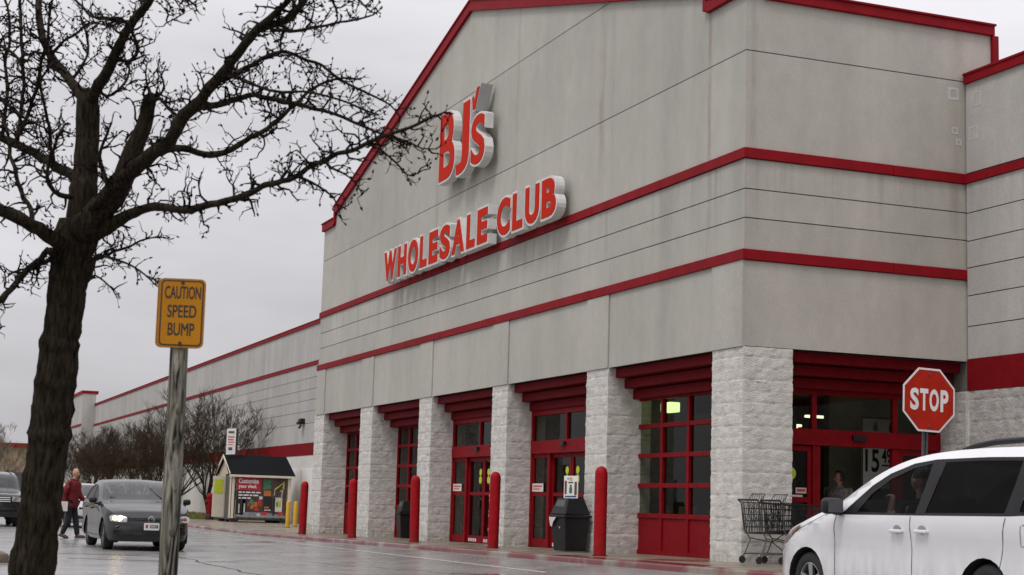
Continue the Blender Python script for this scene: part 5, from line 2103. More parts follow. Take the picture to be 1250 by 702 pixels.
for i, (x, y, lab) in enumerate(((15.06, 61.9, 'thin yellow steel post left of its twin beside the shed'), (15.9, 64.1, 'thin yellow steel post right of its twin by the white door'))):
    if yp is None:
        yp = thing('yellow_post', lab, 'post', (x, y, sz(y)), 0, 'yellow posts by the shed')
        mb = MB()
        mb.lathe([(.085, 0), (.085, .96), (.07, 1.0), (.03, 1.02), (0, 1.02)], n=18)
        mb.build('pipe', M['yellow'], yp, smooth=40)
        mb = MB()
        mb.lathe([(.13, 0), (.13, .015), (.086, .02)], n=18)
        mb.build('base_plate', M['steel_grey'], yp, smooth=40)
    else:
        dup(yp, (x, y, sz(y)), .5, 1.0, lab)


# ------------------------------------------------------------------ litter bins
def litter_bin(loc, rz, label, poster):
    r = thing('litter_bin', label, 'bin', loc, rz, 'black litter bins between the pillars')
    mb = MB()
    a, b, h = .30, .245, .70
    mb.add([(-b, -b, .02), (b, -b, .02), (b, b, .02), (-b, b, .02), (-a, -a, h), (a, -a, h), (a, a, h), (-a, a, h)], [(0, 3, 2, 1), (4, 5, 6, 7), (0, 1, 5, 4), (1, 2, 6, 5), (2, 3, 7, 6), (3, 0, 4, 7)])
    mb.build('bin_body', M['black'], r, bevel=.02)
    mb = MB()
    mb.rbox((0, 0, .72), (.66, .66, .06), .02)
    mb.build('rim', M['black'], r)
    mb = MB()
    v = [(-.31, -.31, .755), (.31, -.31, .755), (.31, .31, .755), (-.31, .31, .755), (-.20, -.22, 1.09), (.20, -.22, 1.09), (.20, .22, 1.09), (-.20, .22, 1.09)]
    mb.add(v, [(0, 3, 2, 1), (4, 5, 6, 7), (0, 1, 5, 4), (1, 2, 6, 5), (2, 3, 7, 6), (3, 0, 4, 7)])
    hd = mb.build('hood', M['black'], r, bevel=.025)
    mb = MB()
    mb.add([(-.2585, -.17, .92), (-.2585, .17, .92), (-.215, .16, 1.05), (-.215, -.16, 1.05)], [(0, 3, 2, 1)])
    mb.build('flap', M['steel_grey'], hd)
    if poster:
        mb = MB()
        mb.add([(-.335, .31, .70), (-.335, .02, .70), (-.318, .28, .52), (-.322, .20, .50), (-.345, .12, .60)], [(0, 1, 4, 3, 2)])
        mb.add([(-.30, -.31, .70), (-.30, .31, .70), (-.335, .31, .70), (-.335, .02, .70)], [(0, 1, 2, 3)])
        mb.build('bag_liner', NOTE, r)
        mb = MB()
        mb.lathe([(.03, 0), (.03, .006), (0, .008)], (-.285, -.05, .50), 'x', 14)
        mb.build('latch', M['chrome'], r)
    return r


litter_bin((13.40, 30.6, sz(30.6)), .12, 'black hooded litter bin with a white bag flap and a paper notice on top', True)
litter_bin((14.62, 45.3, sz(45.3)), -.1, 'dark grey hooded litter bin in the shade of the far windowed bays', False)
nb = thing('notice_board', 'white paper notice with small pictures propped on the hooded bin', 'notice', (13.40, 30.6, sz(30.6) + 1.095), .12 + PI / 2 * 0)
mp = frame_map((-.02, .26, .0), (0, -1, 0), (0, 0, 1))
mb = MB()
mb.prism([(0, 0), (.56, 0), (.56, .46), (0, .46)], mp, -.012, 0)
mb.build('board', M['white'], nb)
for (nm, cl, ps) in (('green_print', (.04, .16, .05), [(.22, .10, .34, .22), (.24, .22, .32, .28)]), ('yellow_print', (.55, .40, .03), [(.22, .36, .34, .43)]), ('brown_print', (.12, .05, .03), [(.03, .08, .12, .36), (.43, .06, .53, .34)]), ('blue_print', (.05, .10, .25), [(0.04, .02, .52, .05), (.14, .38, .19, .42)])):
    pm_ = pbr(nm, cl, .6)
    for (a, b, c_, d_) in ps:
        mb = MB()
        mb.prism(rrect(a, c_, b, d_, .02), mp, .001, .003)
        mb.build('picture_print', pm_, nb)
mb = MB()
mb.prism([(.18, .31), (.38, .31), (.38, .335), (.18, .335)], mp, .001, .003)
mb.build('notice_print', M['ink'], nb)
for (x, y, w_) in ():
    pass


# ------------------------------------------------------------------ shopping carts
def cart(loc, rz, label):
    r = thing('shopping_cart', label, 'shopping cart', loc, rz, 'nested shopping carts at the corner pillar')
    # local: x forwards (basket tapers to the front), y across
    back = [(-.42, s * .29, z) for s in (-1, 1) for z in (.52, 1.0)]
    mb = MB()

    def Pt(t, s, z):      # t 0 back .. 1 front, s -1..1, z 0 bottom..1 top
        x = -.42 + t * .86
        wb = .26 - .07 * t
        wt = .30 - .07 * t
        zb = .50 + .07 * t
        zt = 1.02 - .04 * t
        wq = wb + (wt - wb) * z
        x2 = x + (.06 * z if t > .9 else 0) + (-.05 * z if t < .1 else 0)
        return V((x2, s * wq, zb + (zt - zb) * z))
    R0, R1 = .0055, .0095
    for z in (0, .2, .4, .6, .8):
        for s in (-1, 1):
            mb.tube([Pt(t / 6, s, z) for t in range(7)], R0, 5)
        mb.tube([Pt(1, s, z) for s in (-1, 0, 1)], R0, 5)
        mb.tube([Pt(0, s, z) for s in (-1, 0, 1)], R0, 5)
    for k in range(19):
        t = k / 18
        for s in (-1, 1):
            mb.tube([Pt(t, s, 0), Pt(t, s, 1)], R0, 4)
        mb.tube([Pt(t, -1, 0), Pt(t, 1, 0)], R0, 4)
    for k in range(1, 11):
        s = -1 + 2 * k / 11
        mb.tube([Pt(1, s, 0), Pt(1, s, 1)], R0, 4)
        mb.tube([Pt(0, s, 0), Pt(0, s, 1)], R0, 4)
        mb.tube([Pt(0, s, 0), Pt(1, s, 0)], R0, 4)
    for s in (-1, 1):
        mb.tube([Pt(t / 6, s, 1) for t in range(7)], R1, 6)
    mb.tube([Pt(1, s, 1) for s in (-1, 0, 1)], R1, 6)
    mb.build('basket', M['black'], r, smooth=50)
    mb = MB()
    mb.tube([(-.52, -.30, 1.055), (-.52, .30, 1.055)], .016, 8)
    for s in (-1, 1):
        mb.tube([(-.47, s * .30, 1.01), (-.52, s * .30, 1.055)], .012, 6)
    mb.build('handle', M['black'], r, smooth=50)
    mb = MB()
    for s in (-1, 1):
        mb.tube([(-.47, s * .29, 1.0), (-.40, s * .27, .55), (-.30, s * .26, .40), (-.40, s * .27, .17), (-.42, s * .27, .13)], .012, 7)
        mb.tube([(-.42, s * .27, .16), (.10, s * .22, .17), (.42, s * .19, .15)], .012, 7)
        mb.tube([(-.30, s * .26, .42), (.10, s * .22, .36), (.32, s * .20, .50)], .010, 6)
        mb.tube([(.10, s * .22, .36), (.38, s * .19, .16)], .010, 6)
    mb.tube([(.42, -.19, .15), (.42, .19, .15)], .011, 6)
    for k in range(5):
        mb.tube([(-.3 + k * .15, -.24, .17), (-.3 + k * .15, .24, .17)], .006, 5)
    mb.build('chassis', M['galv'], r, smooth=50)
    for (x, y) in ((-.42, .27), (-.42, -.27), (.40, .19), (.40, -.19)):
        mb = MB()
        mb.lathe([(.02, -.016), (.058, -.016), (.064, 0), (.058, .016), (.02, .016)], (x - .03, y, .064), 'y', 16)
        mb.tube([(x, y, .15), (x - .01, y + .022, .12), (x - .03, y + .022, .064)], .008, 5)
        mb.build('wheel', M['rubber'], r, smooth=50)
    mb = MB()
    mb.tube([(-.40, -.20, 1.02), (-.30, -.20, 1.16), (-.30, .20, 1.16), (-.40, .20, 1.02)], .007, 5)
    for k in range(6):
        mb.tube([(-.46 + .0 * k, -.18 + .072 * k, .62), (-.30, -.18 + .072 * k, 1.15)], .005, 4)
    mb.build('child_seat', M['black'], r, smooth=50)
    return r


for k, lab in enumerate(('first shopping cart of the nested pair, its whole frame showing at the corner pillar', 'second shopping cart pushed into the first, its tail behind the minivan bonnet')):
    cart((14.08 + .44 * k, 23.62 + .02 * k, sz(23.6)), .02, lab)

# ------------------------------------------------------------------ street signs
SGZ = 2.26
sg = thing('warning_sign', 'amber CAUTION SPEED BUMP sign on a leaning grey timber post', 'road sign', (1.70, 9.86, rz_(1.7, 9.9)))
mb = MB()
pts = [(-.008, .05, -.1), (-.014, .05, .75), (-.020, .045, 1.4), (-.024, .042, 1.9), (-.028, .04, 2.28), (-.030, .04, 2.475)]
mb.tube(pts, [.060, .058, .057, .055, .054, .053], 18)
mb.build('post', M['wood'], sg, smooth=50)
for (x, z, a) in ((-.018, 1.66, .018), (-.014, .93, .017), (-.030, 1.47, .010), (-.010, 1.18, .008)):
    mb = MB()
    mb.ball((x, -.008, z), (a, .008, a * 1.7), 12, 8)
    mb.build('knot', M['knot'], sg, smooth=60)
th = math.radians(-14)
c0 = V((-.036, -.028, 2.262))
rt = V((math.cos(th), math.sin(th), .004)).normalized()
upv = V((-.004 * math.cos(th), 0, 1)).normalized()
upv = (upv - rt * upv.dot(rt)).normalized()
mp = frame_map(c0, rt, upv)
for (ox, d0, d1, nm) in ((-.010, -.022, -.018, 'backing_plate'), (0, -.003, 0, 'sign_plate')):
    mb = MB()
    mb.prism([(u + ox, w_) for u, w_ in rrect(-.141, .141, -.214, .214, .034, 6)], mp, d0, d1)
    mb.build(nm, M['sign_edge'], sg)
mb = MB()
mb.prism(rrect(-.129, .129, -.202, .202, .026, 6), mp, .0006, .0012)
fo = mb.build('sign_border', M['ink'], sg)
mb = MB()
mb.prism(rrect(-.1205, .1205, -.1935, .1935, .020, 6), mp, .0016, .0022)
fo = mb.build('sign_face', M['sign_yellow'], sg)
mb = MB()
for s, a, b, y in (('CAUTION', -.106, .110, .088), ('SPEED', -.086, .088, -.028), ('BUMP', -.078, .080, -.140)):
    for q_ in ((0, 0), (.0022, 0), (0, .0022), (.0022, .0022)):
        put_text(mb, s, mp, a + q_[0], b + q_[0], y + q_[1], y + .076 + q_[1], .0026 + q_[0] * .02 + q_[1] * .04, .0032 + q_[0] * .02 + q_[1] * .04, .0)
mb.build('lettering', M['ink'], fo)
for z in (.188, -.186):
    mb = MB()
    vs_ = [mp(.009 * math.cos(2 * PI * k / 14), z + .009 * math.sin(2 * PI * k / 14), .008) for k in range(14)]
    mb.prism([(.010 * math.cos(2 * PI * k / 14), z + .010 * math.sin(2 * PI * k / 14)) for k in range(14)], mp, .0026, .008)
    mb.build('bolt', M['ink'], sg)

ss = thing('stop_sign', 'red octagonal STOP sign on a dark post behind the white minivan', 'road sign', (13.06, 17.97, sz(18)))
th = math.radians(2)
rt = V((math.cos(th), math.sin(th), -.022)).normalized()
upv = V((.022 * math.cos(th), .045 * math.sin(th), 1)).normalized()
mp = frame_map((0, -.05, 2.36), rt, upv)
R8 = .462
oc = lambda r: [(r * math.cos(PI / 8 + PI / 4 * k), r * math.sin(PI / 8 + PI / 4 * k)) for k in range(8)]
mb = MB()
mb.prism(oc(R8), mp, -.004, 0)
pl_ = mb.build('sign_plate', M['sign_white'], ss)
mb = MB()
mb.prism(oc(R8 - .028), mp, .001, .003)
fc = mb.build('sign_face', M['stop_red'], pl_)
mb = MB()
for s, a, b in (('S', -.312, -.172), ('T', -.152, -.018), ('O', .004, .156), ('P', .186, .316)):
    put_text(mb, s, mp, a, b, -.148, .148, .004, .006, .036)
mb.build('lettering', M['sign_white'], pl_)
for z in (.35, -.35):
    mb = MB()
    mb.prism([(.014 * math.cos(2 * PI * k / 12), z + .014 * math.sin(2 * PI * k / 12)) for k in range(12)], mp, .004, .014)
    mb.build('bolt', M['steel_grey'], ss)
mb = MB()
b0, t0_ = V((-.06, .06, -.1)), mp(0, .36, -.06)
for o_ in ((-.030, 0), (.030, 0), (0, .02)):
    mb.tube([b0 + V((o_[0], o_[1], 0)), t0_ + V((o_[0], o_[1], 0))], .016 if o_[0] else .02, 6)
mb.build('post', M['steel_grey'], ss)

# price posters inside the side entrance
def poster(name, label, X, Y, z, w_, h, lines, frame=True):
    r = thing(name, label, 'poster', (X, Y, z))
    mp = frame_map((0, 0, 0), (1, 0, 0), (0, 0, 1))
    mb = MB()
    mb.prism([(0, 0), (w_, 0), (w_, h), (0, h)], mp, -.01, 0)
    b = mb.build('board', M['sign_white'] if not frame else M['white'], r)
    for (s, a, b_, c_, d_, mt, bold) in lines:
        mb = MB()
        put_text(mb, s, mp, a, b_, c_, d_, .001, .003, bold)
        mb.build('lettering', mt, r)
    mb = MB()
    t = .025
    for (a, b_, c_, d_) in ((0, w_, 0, t), (0, w_, h - t, h), (0, t, t, h - t), (w_ - t, w_, t, h - t)):
        mb.prism([(a, c_), (b_, c_), (b_, d_), (a, d_)], mp, .001, .004)
    mb.build('border', M['ink'], r)
    return r, mp


IRED = pbr('poster red ink', (.30, .03, .025), .5)
r, mp = poster('price_poster', 'white price poster reading 15.49 behind the side entrance glass', 17.74, 26.5, 1.66, .74, .90, [('15', .08, .40, .34, .78, M['ink'], .02), ('49', .46, .68, .52, .80, M['ink'], .02), ('_', .46, .68, .46, .49, M['ink'], .02)])
r, mp = poster('propane_poster', 'framed PROPANE poster with cylinder pictures above the price poster', 17.72, 26.48, 2.60, .78, .46, [('PROPANE', .06, .56, .05, .16, IRED, .02)])
mb = MB()
for x in (.32, .68):
    mb.prism(rrect(x - .05, x + .05, .19, .33, .03), mp, .004, .008)
    mb.prism(rrect(x - .025, x + .025, .335, .38, .01), mp, .004, .008)
mb.build('cylinder_print', IRED, r)

# ------------------------------------------------------------------ garden shed on show
SX0, SX1, SY0, SY1, SZ0 = 14.92, 17.62, 72.2, 75.4, sz(72) + .18
sd_ = thing('display_shed', 'small beige garden shed with a black shingle roof and a shop poster on its side', 'shed', (SX0, SY0, sz(72)))
zE, zR = SZ0 + 1.98, SZ0 + 2.78
mb = MB()
mb.box(SX0, SX0 + .06, SY0 + .06, SY0 + .5, SZ0, zE)
mb.box(SX0, SX0 + .06, SY0 + 1.5, SY1 - .06, SZ0, zE)
mb.prism([(-SY1, zE), (-SY0, zE), (-(SY0 + SY1) / 2, zR)], fm2(SX0), -.06, 0)
mb.prism([(-SY1, zE), (-SY0, zE), (-(SY0 + SY1) / 2, zR)], fm2(SX1), 0, .06)
mb.box(SX1 - .06, SX1, SY0 + .06, SY1 - .06, SZ0, zE)
mb.box(SX0, SX1, SY1 - .06, SY1, SZ0, zE)
mb.build('wall', M['beige'], sd_, world=True)
mb = MB()
mb.box(SX0 + .0, SX1, SY0, SY0 + .06, SZ0, zE)
mb.build('front_wall', M['wood'], sd_, world=True)
ym = (SY0 + SY1) / 2
mb = MB()
for s in (-1, 1):
    e = SY0 - .16 if s < 0 else SY1 + .16
    zz = zE - .08
    A = [(SX0 - .18, e, zz), (SX1 + .18, e, zz), (SX1 + .12, ym, zR + .02), (SX0 - .12, ym, zR + .02)]
    Bq = [(x, y, z + .07) for x, y, z in A]
    mb.add(A + Bq, [(0, 1, 2, 3), (4, 5, 6, 7), (0, 1, 5, 4), (1, 2, 6, 5), (2, 3, 7, 6), (3, 0, 4, 7)])
mb.build('roof', M['shingle'], sd_, world=True)
mb = MB()
mb.box(SX0 - .17, SX1 + .17, SY0 - .185, SY0 - .162, zE - .13, zE - .03)
for (x0, x1) in ((SX0 - .03, SX0 + .12), (SX1 - .12, SX1 + .03)):
    mb.box(x0, x1, SY0 - .03, SY0 - .002, SZ0, zE - .02)
mb.box(SX0 - .035, SX0 - .002, SY0 - .03, SY0 + .14, SZ0, zE)
mb.box(SX0 - .035, SX0 - .002, SY1 - .14, SY1 + .03, SZ0, zE)
mb.prism([(-SY1 - .16, zE - .1), (-ym, zR - .02), (-ym, zR + .1), (-SY1 - .16, zE + .02)], fm2(SX0 - .12), 0, .03)
mb.prism([(-ym, zR - .02), (-SY0 + .16, zE - .1), (-SY0 + .16, zE + .02), (-ym, zR + .1)], fm2(SX0 - .12), 0, .03)
mb.build('trim', M['trim'], sd_, world=True)
mb = MB()
mb.box(SX0 + .02, SX0 + .05, SY0 + .5, SY0 + 1.5, SZ0, zE - .06)
dr = mb.build('doorway', M['steel_grey'], sd_, world=True)
mb = MB()
mb.box(SX0 - .55, SX0 - .03, SY0 + 1.5, SY0 + 1.55, SZ0 + .02, zE - .1)
mb.build('door', M['trim'], sd_, world=True)
mb = MB()
mb.box(SX0 - .50, SX0 - .10, SY0 + 1.488, SY0 + 1.499, SZ0 + 1.1, zE - .25)
mb.build('door_notice', STK, sd_, world=True)
mb = MB()
for y in (SY0 + .1, SY0 + 1.2, SY1 - .4):
    mb.box(SX0 + .05, SX0 + .40, y, y + .3, sz(72), SZ0 - .06)
    mb.box(SX1 - .40, SX1 - .05, y, y + .3, sz(72), SZ0 - .06)
mb.box(SX0, SX1, SY0 + .02, SY1, SZ0 - .06, SZ0 - .003)
mb.build('skid', M['knot'], sd_, world=True)
mp = frame_map((SX0 + .22, SY0 - .03, SZ0 + .05), (1, 0, 0), (0, 0, 1))
PW, PH = 2.28, 1.82
mb = MB()
mb.prism([(0, 0), (PW, 0), (PW, PH), (0, PH)], mp, -.02, .0)
pb = mb.build('poster', pbr('poster dark brown', (.055, .032, .024), .55, .5, 3), sd_, world=True)
rnd = random.Random(11)


def prints(name, col, polys, d0=.002):
    mt_ = pbr(name.replace('_', ' '), col, .55, .25, 6)
    for q in polys:
        m = MB()
        m.prism(q, mp, d0, d0 + .002)
        m.build(name, mt_, pb, world=True)


R_ = lambda a, b, c_, d_: [(a, b), (c_, b), (c_, d_), (a, d_)]
prints('red_headline', (.42, .012, .02), [R_(.0, 1.22, 1.10, 1.80)])
mb = MB()
put_text(mb, 'Customize', mp, .08, 1.00, 1.52, 1.74, .006, .008, .03)
put_text(mb, 'your shed.', mp, .08, .92, 1.27, 1.47, .006, .008, .03)
mb.build('headline', M['sign_white'], pb, world=True)
mb = MB()
for k in range(3):
    u_ = .10
    for w_ in ((.14, .10, .22, .16, .20), (.18, .24, .12, .22), (.12, .2, .15))[k]:
        mb.prism(R_(u_, 1.09 - .13 * k, u_ + w_, 1.15 - .13 * k), mp, .003, .005)
        u_ += w_ + .045
mb.build('small_print', M['sign_white'], pb, world=True)
prints('green_print', (.05, .16, .08), [R_(1.22, 1.28, 1.56, 1.72), R_(.62, .62, .78, .80)])
prints('grey_floor_print', (.22, .23, .25), [[(0, .0), (PW, .0), (PW, .10), (1.5, .22), (.5, .24), (0, .12)]])
prints('black_print', (.008, .008, .010), [R_(.02, .12, .22, .95), R_(1.26, .30, 1.66, .95), R_(.30, .30, .50, .80), R_(1.70, .1, 1.78, .9), [(.22, .1), (.34, .1), (.42, .85), (.28, .9)]])
prints('orange_print', (.42, .14, .03), [R_(1.26, .98, 1.58, 1.22), R_(.80, .48, .98, .70), R_(.66, .40, .80, .55), R_(1.30, .42, 1.52, .50)], .004)
prints('red_tool_print', (.42, .03, .03), [R_(1.02, .50, 1.16, .78), R_(.86, .30, 1.05, .46), R_(1.18, .12, 1.45, .26), R_(.52, .5, .62, .66), R_(1.95, .12, 2.2, .26)], .004)
prints('pale_print', (.55, .54, .50), [R_(1.80, .28, 2.12, .92), R_(1.05, .82, 1.2, .95), [(.95, .12), (1.05, .22), (1.14, .12), (1.04, .04)], R_(.36, .22, .42, .62), R_(.12, .18, .17, .6), R_(1.3, .32, 1.6, .37)], .0045)
prints('yellow_print', (.55, .42, .04), [[(1.75, 1.32), (2.18, 1.64), (2.2, 1.60), (1.78, 1.27)], [(1.98, 1.2), (2.2, 1.38), (2.2, 1.33), (2.0, 1.16)], R_(1.86, .50, 2.05, .76)], .007)
prints('leaf_print', (.06, .20, .04), [R_(1.84, .52, 1.92, .72), R_(.70, .56, .82, .66)], .0095)
prints('cream_tool_print', (.45, .40, .30), [[(2.05, .95), (2.1, .95), (2.2, 1.55), (2.14, 1.55)], [(1.72, 1.0), (1.75, 1.0), (1.78, 1.3), (1.74, 1.3)]], .007)

fs = thing('shop_sign', 'small upright white and red panel sign on a short mast over the shed roof', 'sign', (14.93, 73.35, sz(73)))
mb = MB()
mb.tube([(.13, .45, 2.72), (.13, .12, 3.05), (.13, .09, 3.9)], .03, 8)
mb.build('post', M['steel_grey'], fs)
mp = frame_map((-.12, .04, 3.04), (.93, -.20, 0), (0, 0, 1))
mb = MB()
mb.prism([(0, 0), (.42, .03), (.42, 1.22), (0, 1.18)], mp, -.04, 0)
mb.build('panel', M['sign_white'], fs)
mb = MB()
mb.prism([(.424, .03), (.52, .03), (.52, 1.22), (.424, 1.22)], mp, -.05, .0)
mb.build('panel_edge', M['ink'], fs)
mb = MB()
for (a, b, c_, d_) in ((.06, .78, .36, .84), (.06, .66, .32, .72), (.08, .55, .36, .60), (.08, .44, .30, .48)):
    mb.prism(R_(a, b, c_, d_), mp, .001, .004)
mb.build('panel_print', PINK, fs)
mb = MB()
for (a, b, c_, d_) in ((.08, .98, .34, 1.08), (.10, .20, .28, .34)):
    mb = MB()
    mb.prism(R_(a, b, c_, d_), mp, .001, .004)
    mb.build('dark_print', M['steel_grey'], fs)

# low red thing beside the shed
rp = thing('red_post', 'short red post with a dark foot at the left of the shed', 'red_post', (15.12, 78.1, sz(78)))
mb = MB()
mb.lathe([(.15, .25), (.15, 1.05), (.18, 1.08), (.18, 1.16), (.12, 1.24), (.05, 1.28), (0, 1.28)], n=18)
mb.lathe([(.10, -.25), (.10, .25)], (0, 0, .85), 'x', 14)
mb.build('barrel', M['red'], rp, smooth=40)
mb = MB()
mb.lathe([(.22, .0), (.22, .12), (.16, .25)], n=18)
mb.build('foot', M['black'], rp, smooth=40)

# kerb end of the parking island at the far left
ki = MB()
ki.rbox((1.25, 27.6, .05), (1.65, .9, .22), .06)
ki.rbox((.35, 29.6, .05), (1.0, 3.6, .20), .06)
tag(ki.build('kerb_island', pbr('brown kerb stone', (.13, .095, .07), .6, .25, 6), smooth=40), kind='structure')

# ------------------------------------------------------------------ foreground tree
rnd = random.Random(5)


def twiglet(mb, bud, p, dr, L_, r, lvl):
    n = max(3, int(L_ / .035))
    pts, rad = [p], [r]
    q = p.copy()
    dd = dr.normalized()
    for i in range(n):
        dd = (dd + V((rnd.gauss(0, .42), rnd.gauss(0, .42), rnd.gauss(.03, .42)))).normalized()
        q = q + dd * L_ / n
        pts.append(q.copy())
        rad.append(r * (1 - .62 * (i + 1) / n))
        if lvl > 0 and rnd.random() < .60:
            a = V((rnd.gauss(0, 1), rnd.gauss(0, 1), rnd.gauss(.2, 1))).normalized()
            twiglet(mb, bud, q.copy(), (a + dd * .7), rnd.uniform(.25, .6) * L_ if lvl > 1 else rnd.uniform(.02, .10), r * .62, lvl - 1)
    mb.tube(pts, rad, 4 if lvl else 3, False)
    if rnd.random() > .55:
        return
    e = pts[-1]
    s = rnd.uniform(.005, .009)
    t = (pts[-1] - pts[-2]).normalized()
    bud.tube([e - t * s * .6, e + t * s * .6, e + t * s * 2.6], [s * .45, s, s * .15], 5, False)


tr = thing('bare_tree', 'dark leafless street tree with knobbly twigs filling the upper left foreground', 'tree', (1.05, 11.66, .0))
mt, mw, mbud = MB(), MB(), MB()
knots = []
for li, limb in enumerate(LIMBS):
    pts = [V(q[:3]) for q in limb]
    rad = [q[3] * (.92 if li else 1) for q in limb]
    if li == 0:
        rad[0] *= 1.15
    # subdivide and wobble
    P, R2 = [], []
    for i in range(len(pts) - 1):
        a, b = pts[i], pts[i + 1]
        p0 = pts[i - 1] if i else a - (b - a)
        p3 = pts[i + 2] if i + 2 < len(pts) else b + (b - a)
        k = max(2, int((b - a).length / .05))
        for j in range(k):
            t = j / k
            q = .5 * ((2 * a) + (b - p0) * t + (2 * p0 - 5 * a + 4 * b - p3) * t * t + (3 * a - p0 - 3 * b + p3) * t ** 3)
            r = rad[i] + (rad[i + 1] - rad[i]) * t
            wob = .22 if r < .05 else .07
            q = q + V((noise.noise((q.x * 9, q.y * 9, q.z * 9 + li)), noise.noise((q.y * 9, q.z * 9, q.x * 9 + li)), noise.noise((q.z * 9, q.x * 9, q.y * 9 + li)))) * r * wob * (4 if r < .02 else 1.4)
            P.append(q)
            R2.append(r * (1 + .16 * noise.noise((q.x * 14, q.y * 14, q.z * 14))))
    P.append(pts[-1])
    R2.append(rad[-1])
    nseg = 22 if rad[0] > .06 else (10 if rad[0] > .02 else 6)
    if li == 0:
        nseg = 84
        Q, R3 = [], []
        for i in range(len(P) - 1):
            for j in range(2):
                Q.append(P[i].lerp(P[i + 1], j / 2))
                R3.append(R2[i] + (R2[i + 1] - R2[i]) * j / 2)
        b0_ = len(mt.v)
        mt.tube(Q, R3, nseg)
        for i in range(len(Q)):
            for k_ in range(nseg):
                a_ = 2 * PI * k_ / nseg
                zz = Q[i].z
                ca, sa = math.cos(a_), math.sin(a_)
                n1 = noise.noise((ca * 6.5, sa * 6.5, zz * 3.2))
                n2 = noise.noise((ca * 13, sa * 13, zz * 7 + 9))
                rd = (1 - abs(n1) * 2.6) * .011 + (1 - abs(n2) * 2.4) * .006
                ix = b0_ + i * nseg + k_
                pv = V(mt.v[ix])
                mt.v[ix] = tuple(pv + (pv - Q[i]).normalized() * (rd - .008))
    else:
        mt.tube(P, R2, nseg)
    # twigs
    acc = 0
    for i in range(1, len(P)):
        seg = (P[i] - P[i - 1]).length
        r = R2[i]
        dens = 0
        if r < .008:
            dens = 29
        elif r < .02:
            dens = 27
        elif r < .036:
            dens = 19
        elif r < .075 and li not in (0,):
            dens = 11
        elif li in (1, 4):
            dens = 12
        if li == 0:
            dens = 0 if i < len(P) * .82 else 6
        acc += seg * dens
        while acc > 1:
            acc -= 1
            t = (P[i] - P[i - 1]).normalized()
            a = V((rnd.gauss(0, 1), rnd.gauss(0, 1), rnd.gauss(0, 1)))
            a = (a - t * a.dot(t)).normalized()
            base = P[i] + a * r * .8
            big = rnd.random()
            L_ = rnd.uniform(.04, .12) if big < .6 else rnd.uniform(.12, .26)
            if r < .009:
                L_ = rnd.uniform(.03, .12)
            if r > .036:
                L_ = rnd.uniform(.04, .22)
            twiglet(mw, mbud, base, a + t * rnd.uniform(.2, 1.0) + V((0, 0, rnd.uniform(-.15, .5))), L_, min(.0086, max(.0054, r * .6)) * rnd.uniform(.8, 1.2), 2 if L_ > .11 else 1)
iv = (1.05, 11.66, 0)
# bark ridges on the trunk: finer rings displaced
mt.build('trunk', M['bark'], tr, smooth=0, world=True)
tw = mw.build('twigs', M['twig'], tr, world=True)
mbud.build('buds', M['bud'], tr, world=True)


# ------------------------------------------------------------------ shrubs and far trees
def grow(seed, stems, H, spread, lv, n0=5, stem_r=.07):
    r_ = random.Random(seed)
    mb, mtw = MB(), MB()

    def br(p, d_, L_, rad, lvl):
        n = 5
        pts, rr = [p], [rad]
        q = p.copy()
        dd = d_.normalized()
        for i in range(n):
            dd = (dd + V((r_.gauss(0, .14), r_.gauss(0, .14), r_.gauss(.06, .08)))).normalized()
            q = q + dd * L_ / n
            pts.append(q.copy())
            rr.append(rad * (1 - .55 * (i + 1) / n))
        (mb if lvl >= lv - 1 else mtw).tube(pts, rr, 6 if lvl >= lv - 1 else 3, False)
        if lvl > 0:
            k = r_.choice((3, 4, 4)) if lvl > 1 else r_.choice((4, 5, 5))
            for j in range(k):
                i = r_.randint(2, n)
                a = V((r_.gauss(0, 1), r_.gauss(0, 1), r_.gauss(.25, .6))).normalized()
                br(pts[i], (pts[i] - pts[i - 1]).normalized() + a * .75, L_ * r_.uniform(.5, .78), max(rr[i] * .66, .009), lvl - 1)
    for s in range(stems):
        a = 2 * PI * s / stems + r_.uniform(-.4, .4)
        d_ = V((math.cos(a) * spread, math.sin(a) * spread, 1))
        br(V((math.cos(a) * .15, math.sin(a) * .15, 0)), d_, H * r_.uniform(.36, .46), stem_r * r_.uniform(.8, 1.2), lv)
    return mb, mtw


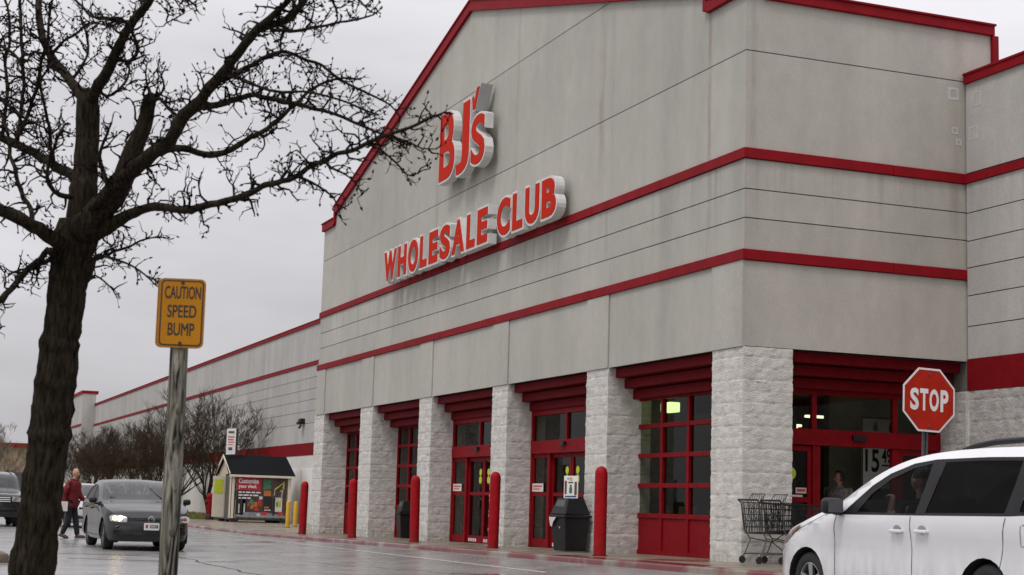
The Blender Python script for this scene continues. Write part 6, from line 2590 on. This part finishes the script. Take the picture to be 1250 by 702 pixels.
def shrub(name, label, loc, seed, mat, stems=5, H=6.4, spread=.42, lv=4, group=None, stem_r=.07):
    r = thing(name, label, 'tree', loc, seed * .7, group)
    a, b = grow(seed, stems, H, spread, lv, stem_r=stem_r)
    a.build('trunk', mat, r)
    b.build('crown', mat, r)
    return r


G1 = 'bare multi stemmed trees along the long wall'
s1 = shrub('bare_shrub_tree', 'nearest bare brown multi stemmed tree, just left of the display shed', (16.2, 83.5, .1), 2, M['shrub'], 6, 6.7, .40, 5, G1)
s2 = shrub('bare_shrub_tree', 'bare brown tree behind the timber sign post with wispy pale top', (16.2, 97.0, .1), 9, M['shrub'], 7, 7.0, .5, 5, G1)
s3 = dup(s1, (16.3, 106, .1), 2.4, (1.0, 1.0, .9), 'rounded bare tree over the roof of the grey sedan')
s4 = dup(s2, (16.2, 116, .1), 4.0, (1.05, 1.05, .95), 'dense bare tree just right of the man in red')
s5 = dup(s1, (16.2, 127, .1), 5.1, (1.15, 1.15, .98), 'bare tree above the bald man by the tree trunk')
s6 = dup(s2, (16.2, 139, .1), 1.0, (1.1, 1.1, 1.0), 'farthest bare tree of the row, beside the big trunk')
G2 = 'pale bare trees before the tan building'
f1 = shrub('far_tree', 'pale bare tree at the left edge before the tan far building', (5.5, 120, -.1), 21, M['shrub_pale'], 3, 7.2, .45, 5, G2, .12)
f2 = dup(f1, (9.0, 138, -.1), 2.0, 1.05, 'pale bare tree closer to the big trunk before the tan far building')
f3 = dup(f1, (1.5, 150, -.1), 4.0, 1.1, 'pale bare tree mostly cut off at the left picture edge')

# far building
fb = thing('far_building', 'low tan building with a red roof edge beyond the car park', 'building', (5, 205, 0))
mb = MB()
mb.box(-60, 40, 205, 206, -.5, 6.4)
mb.build('wall', M['tan'], fb, world=True)
mb = MB()
mb.box(-60.1, 40.1, 204.7, 206.1, 6.4, 6.95)
mb.build('roof_edge', M['red_band'], fb, world=True)
mb = MB()
for k in range(9):
    mb = MB()
    mb.box(-50 + k * 9, -46 + k * 9, 204.94, 204.98, 1.0, 3.4)
    mb.build('window', M['steel_grey'], fb, world=True)
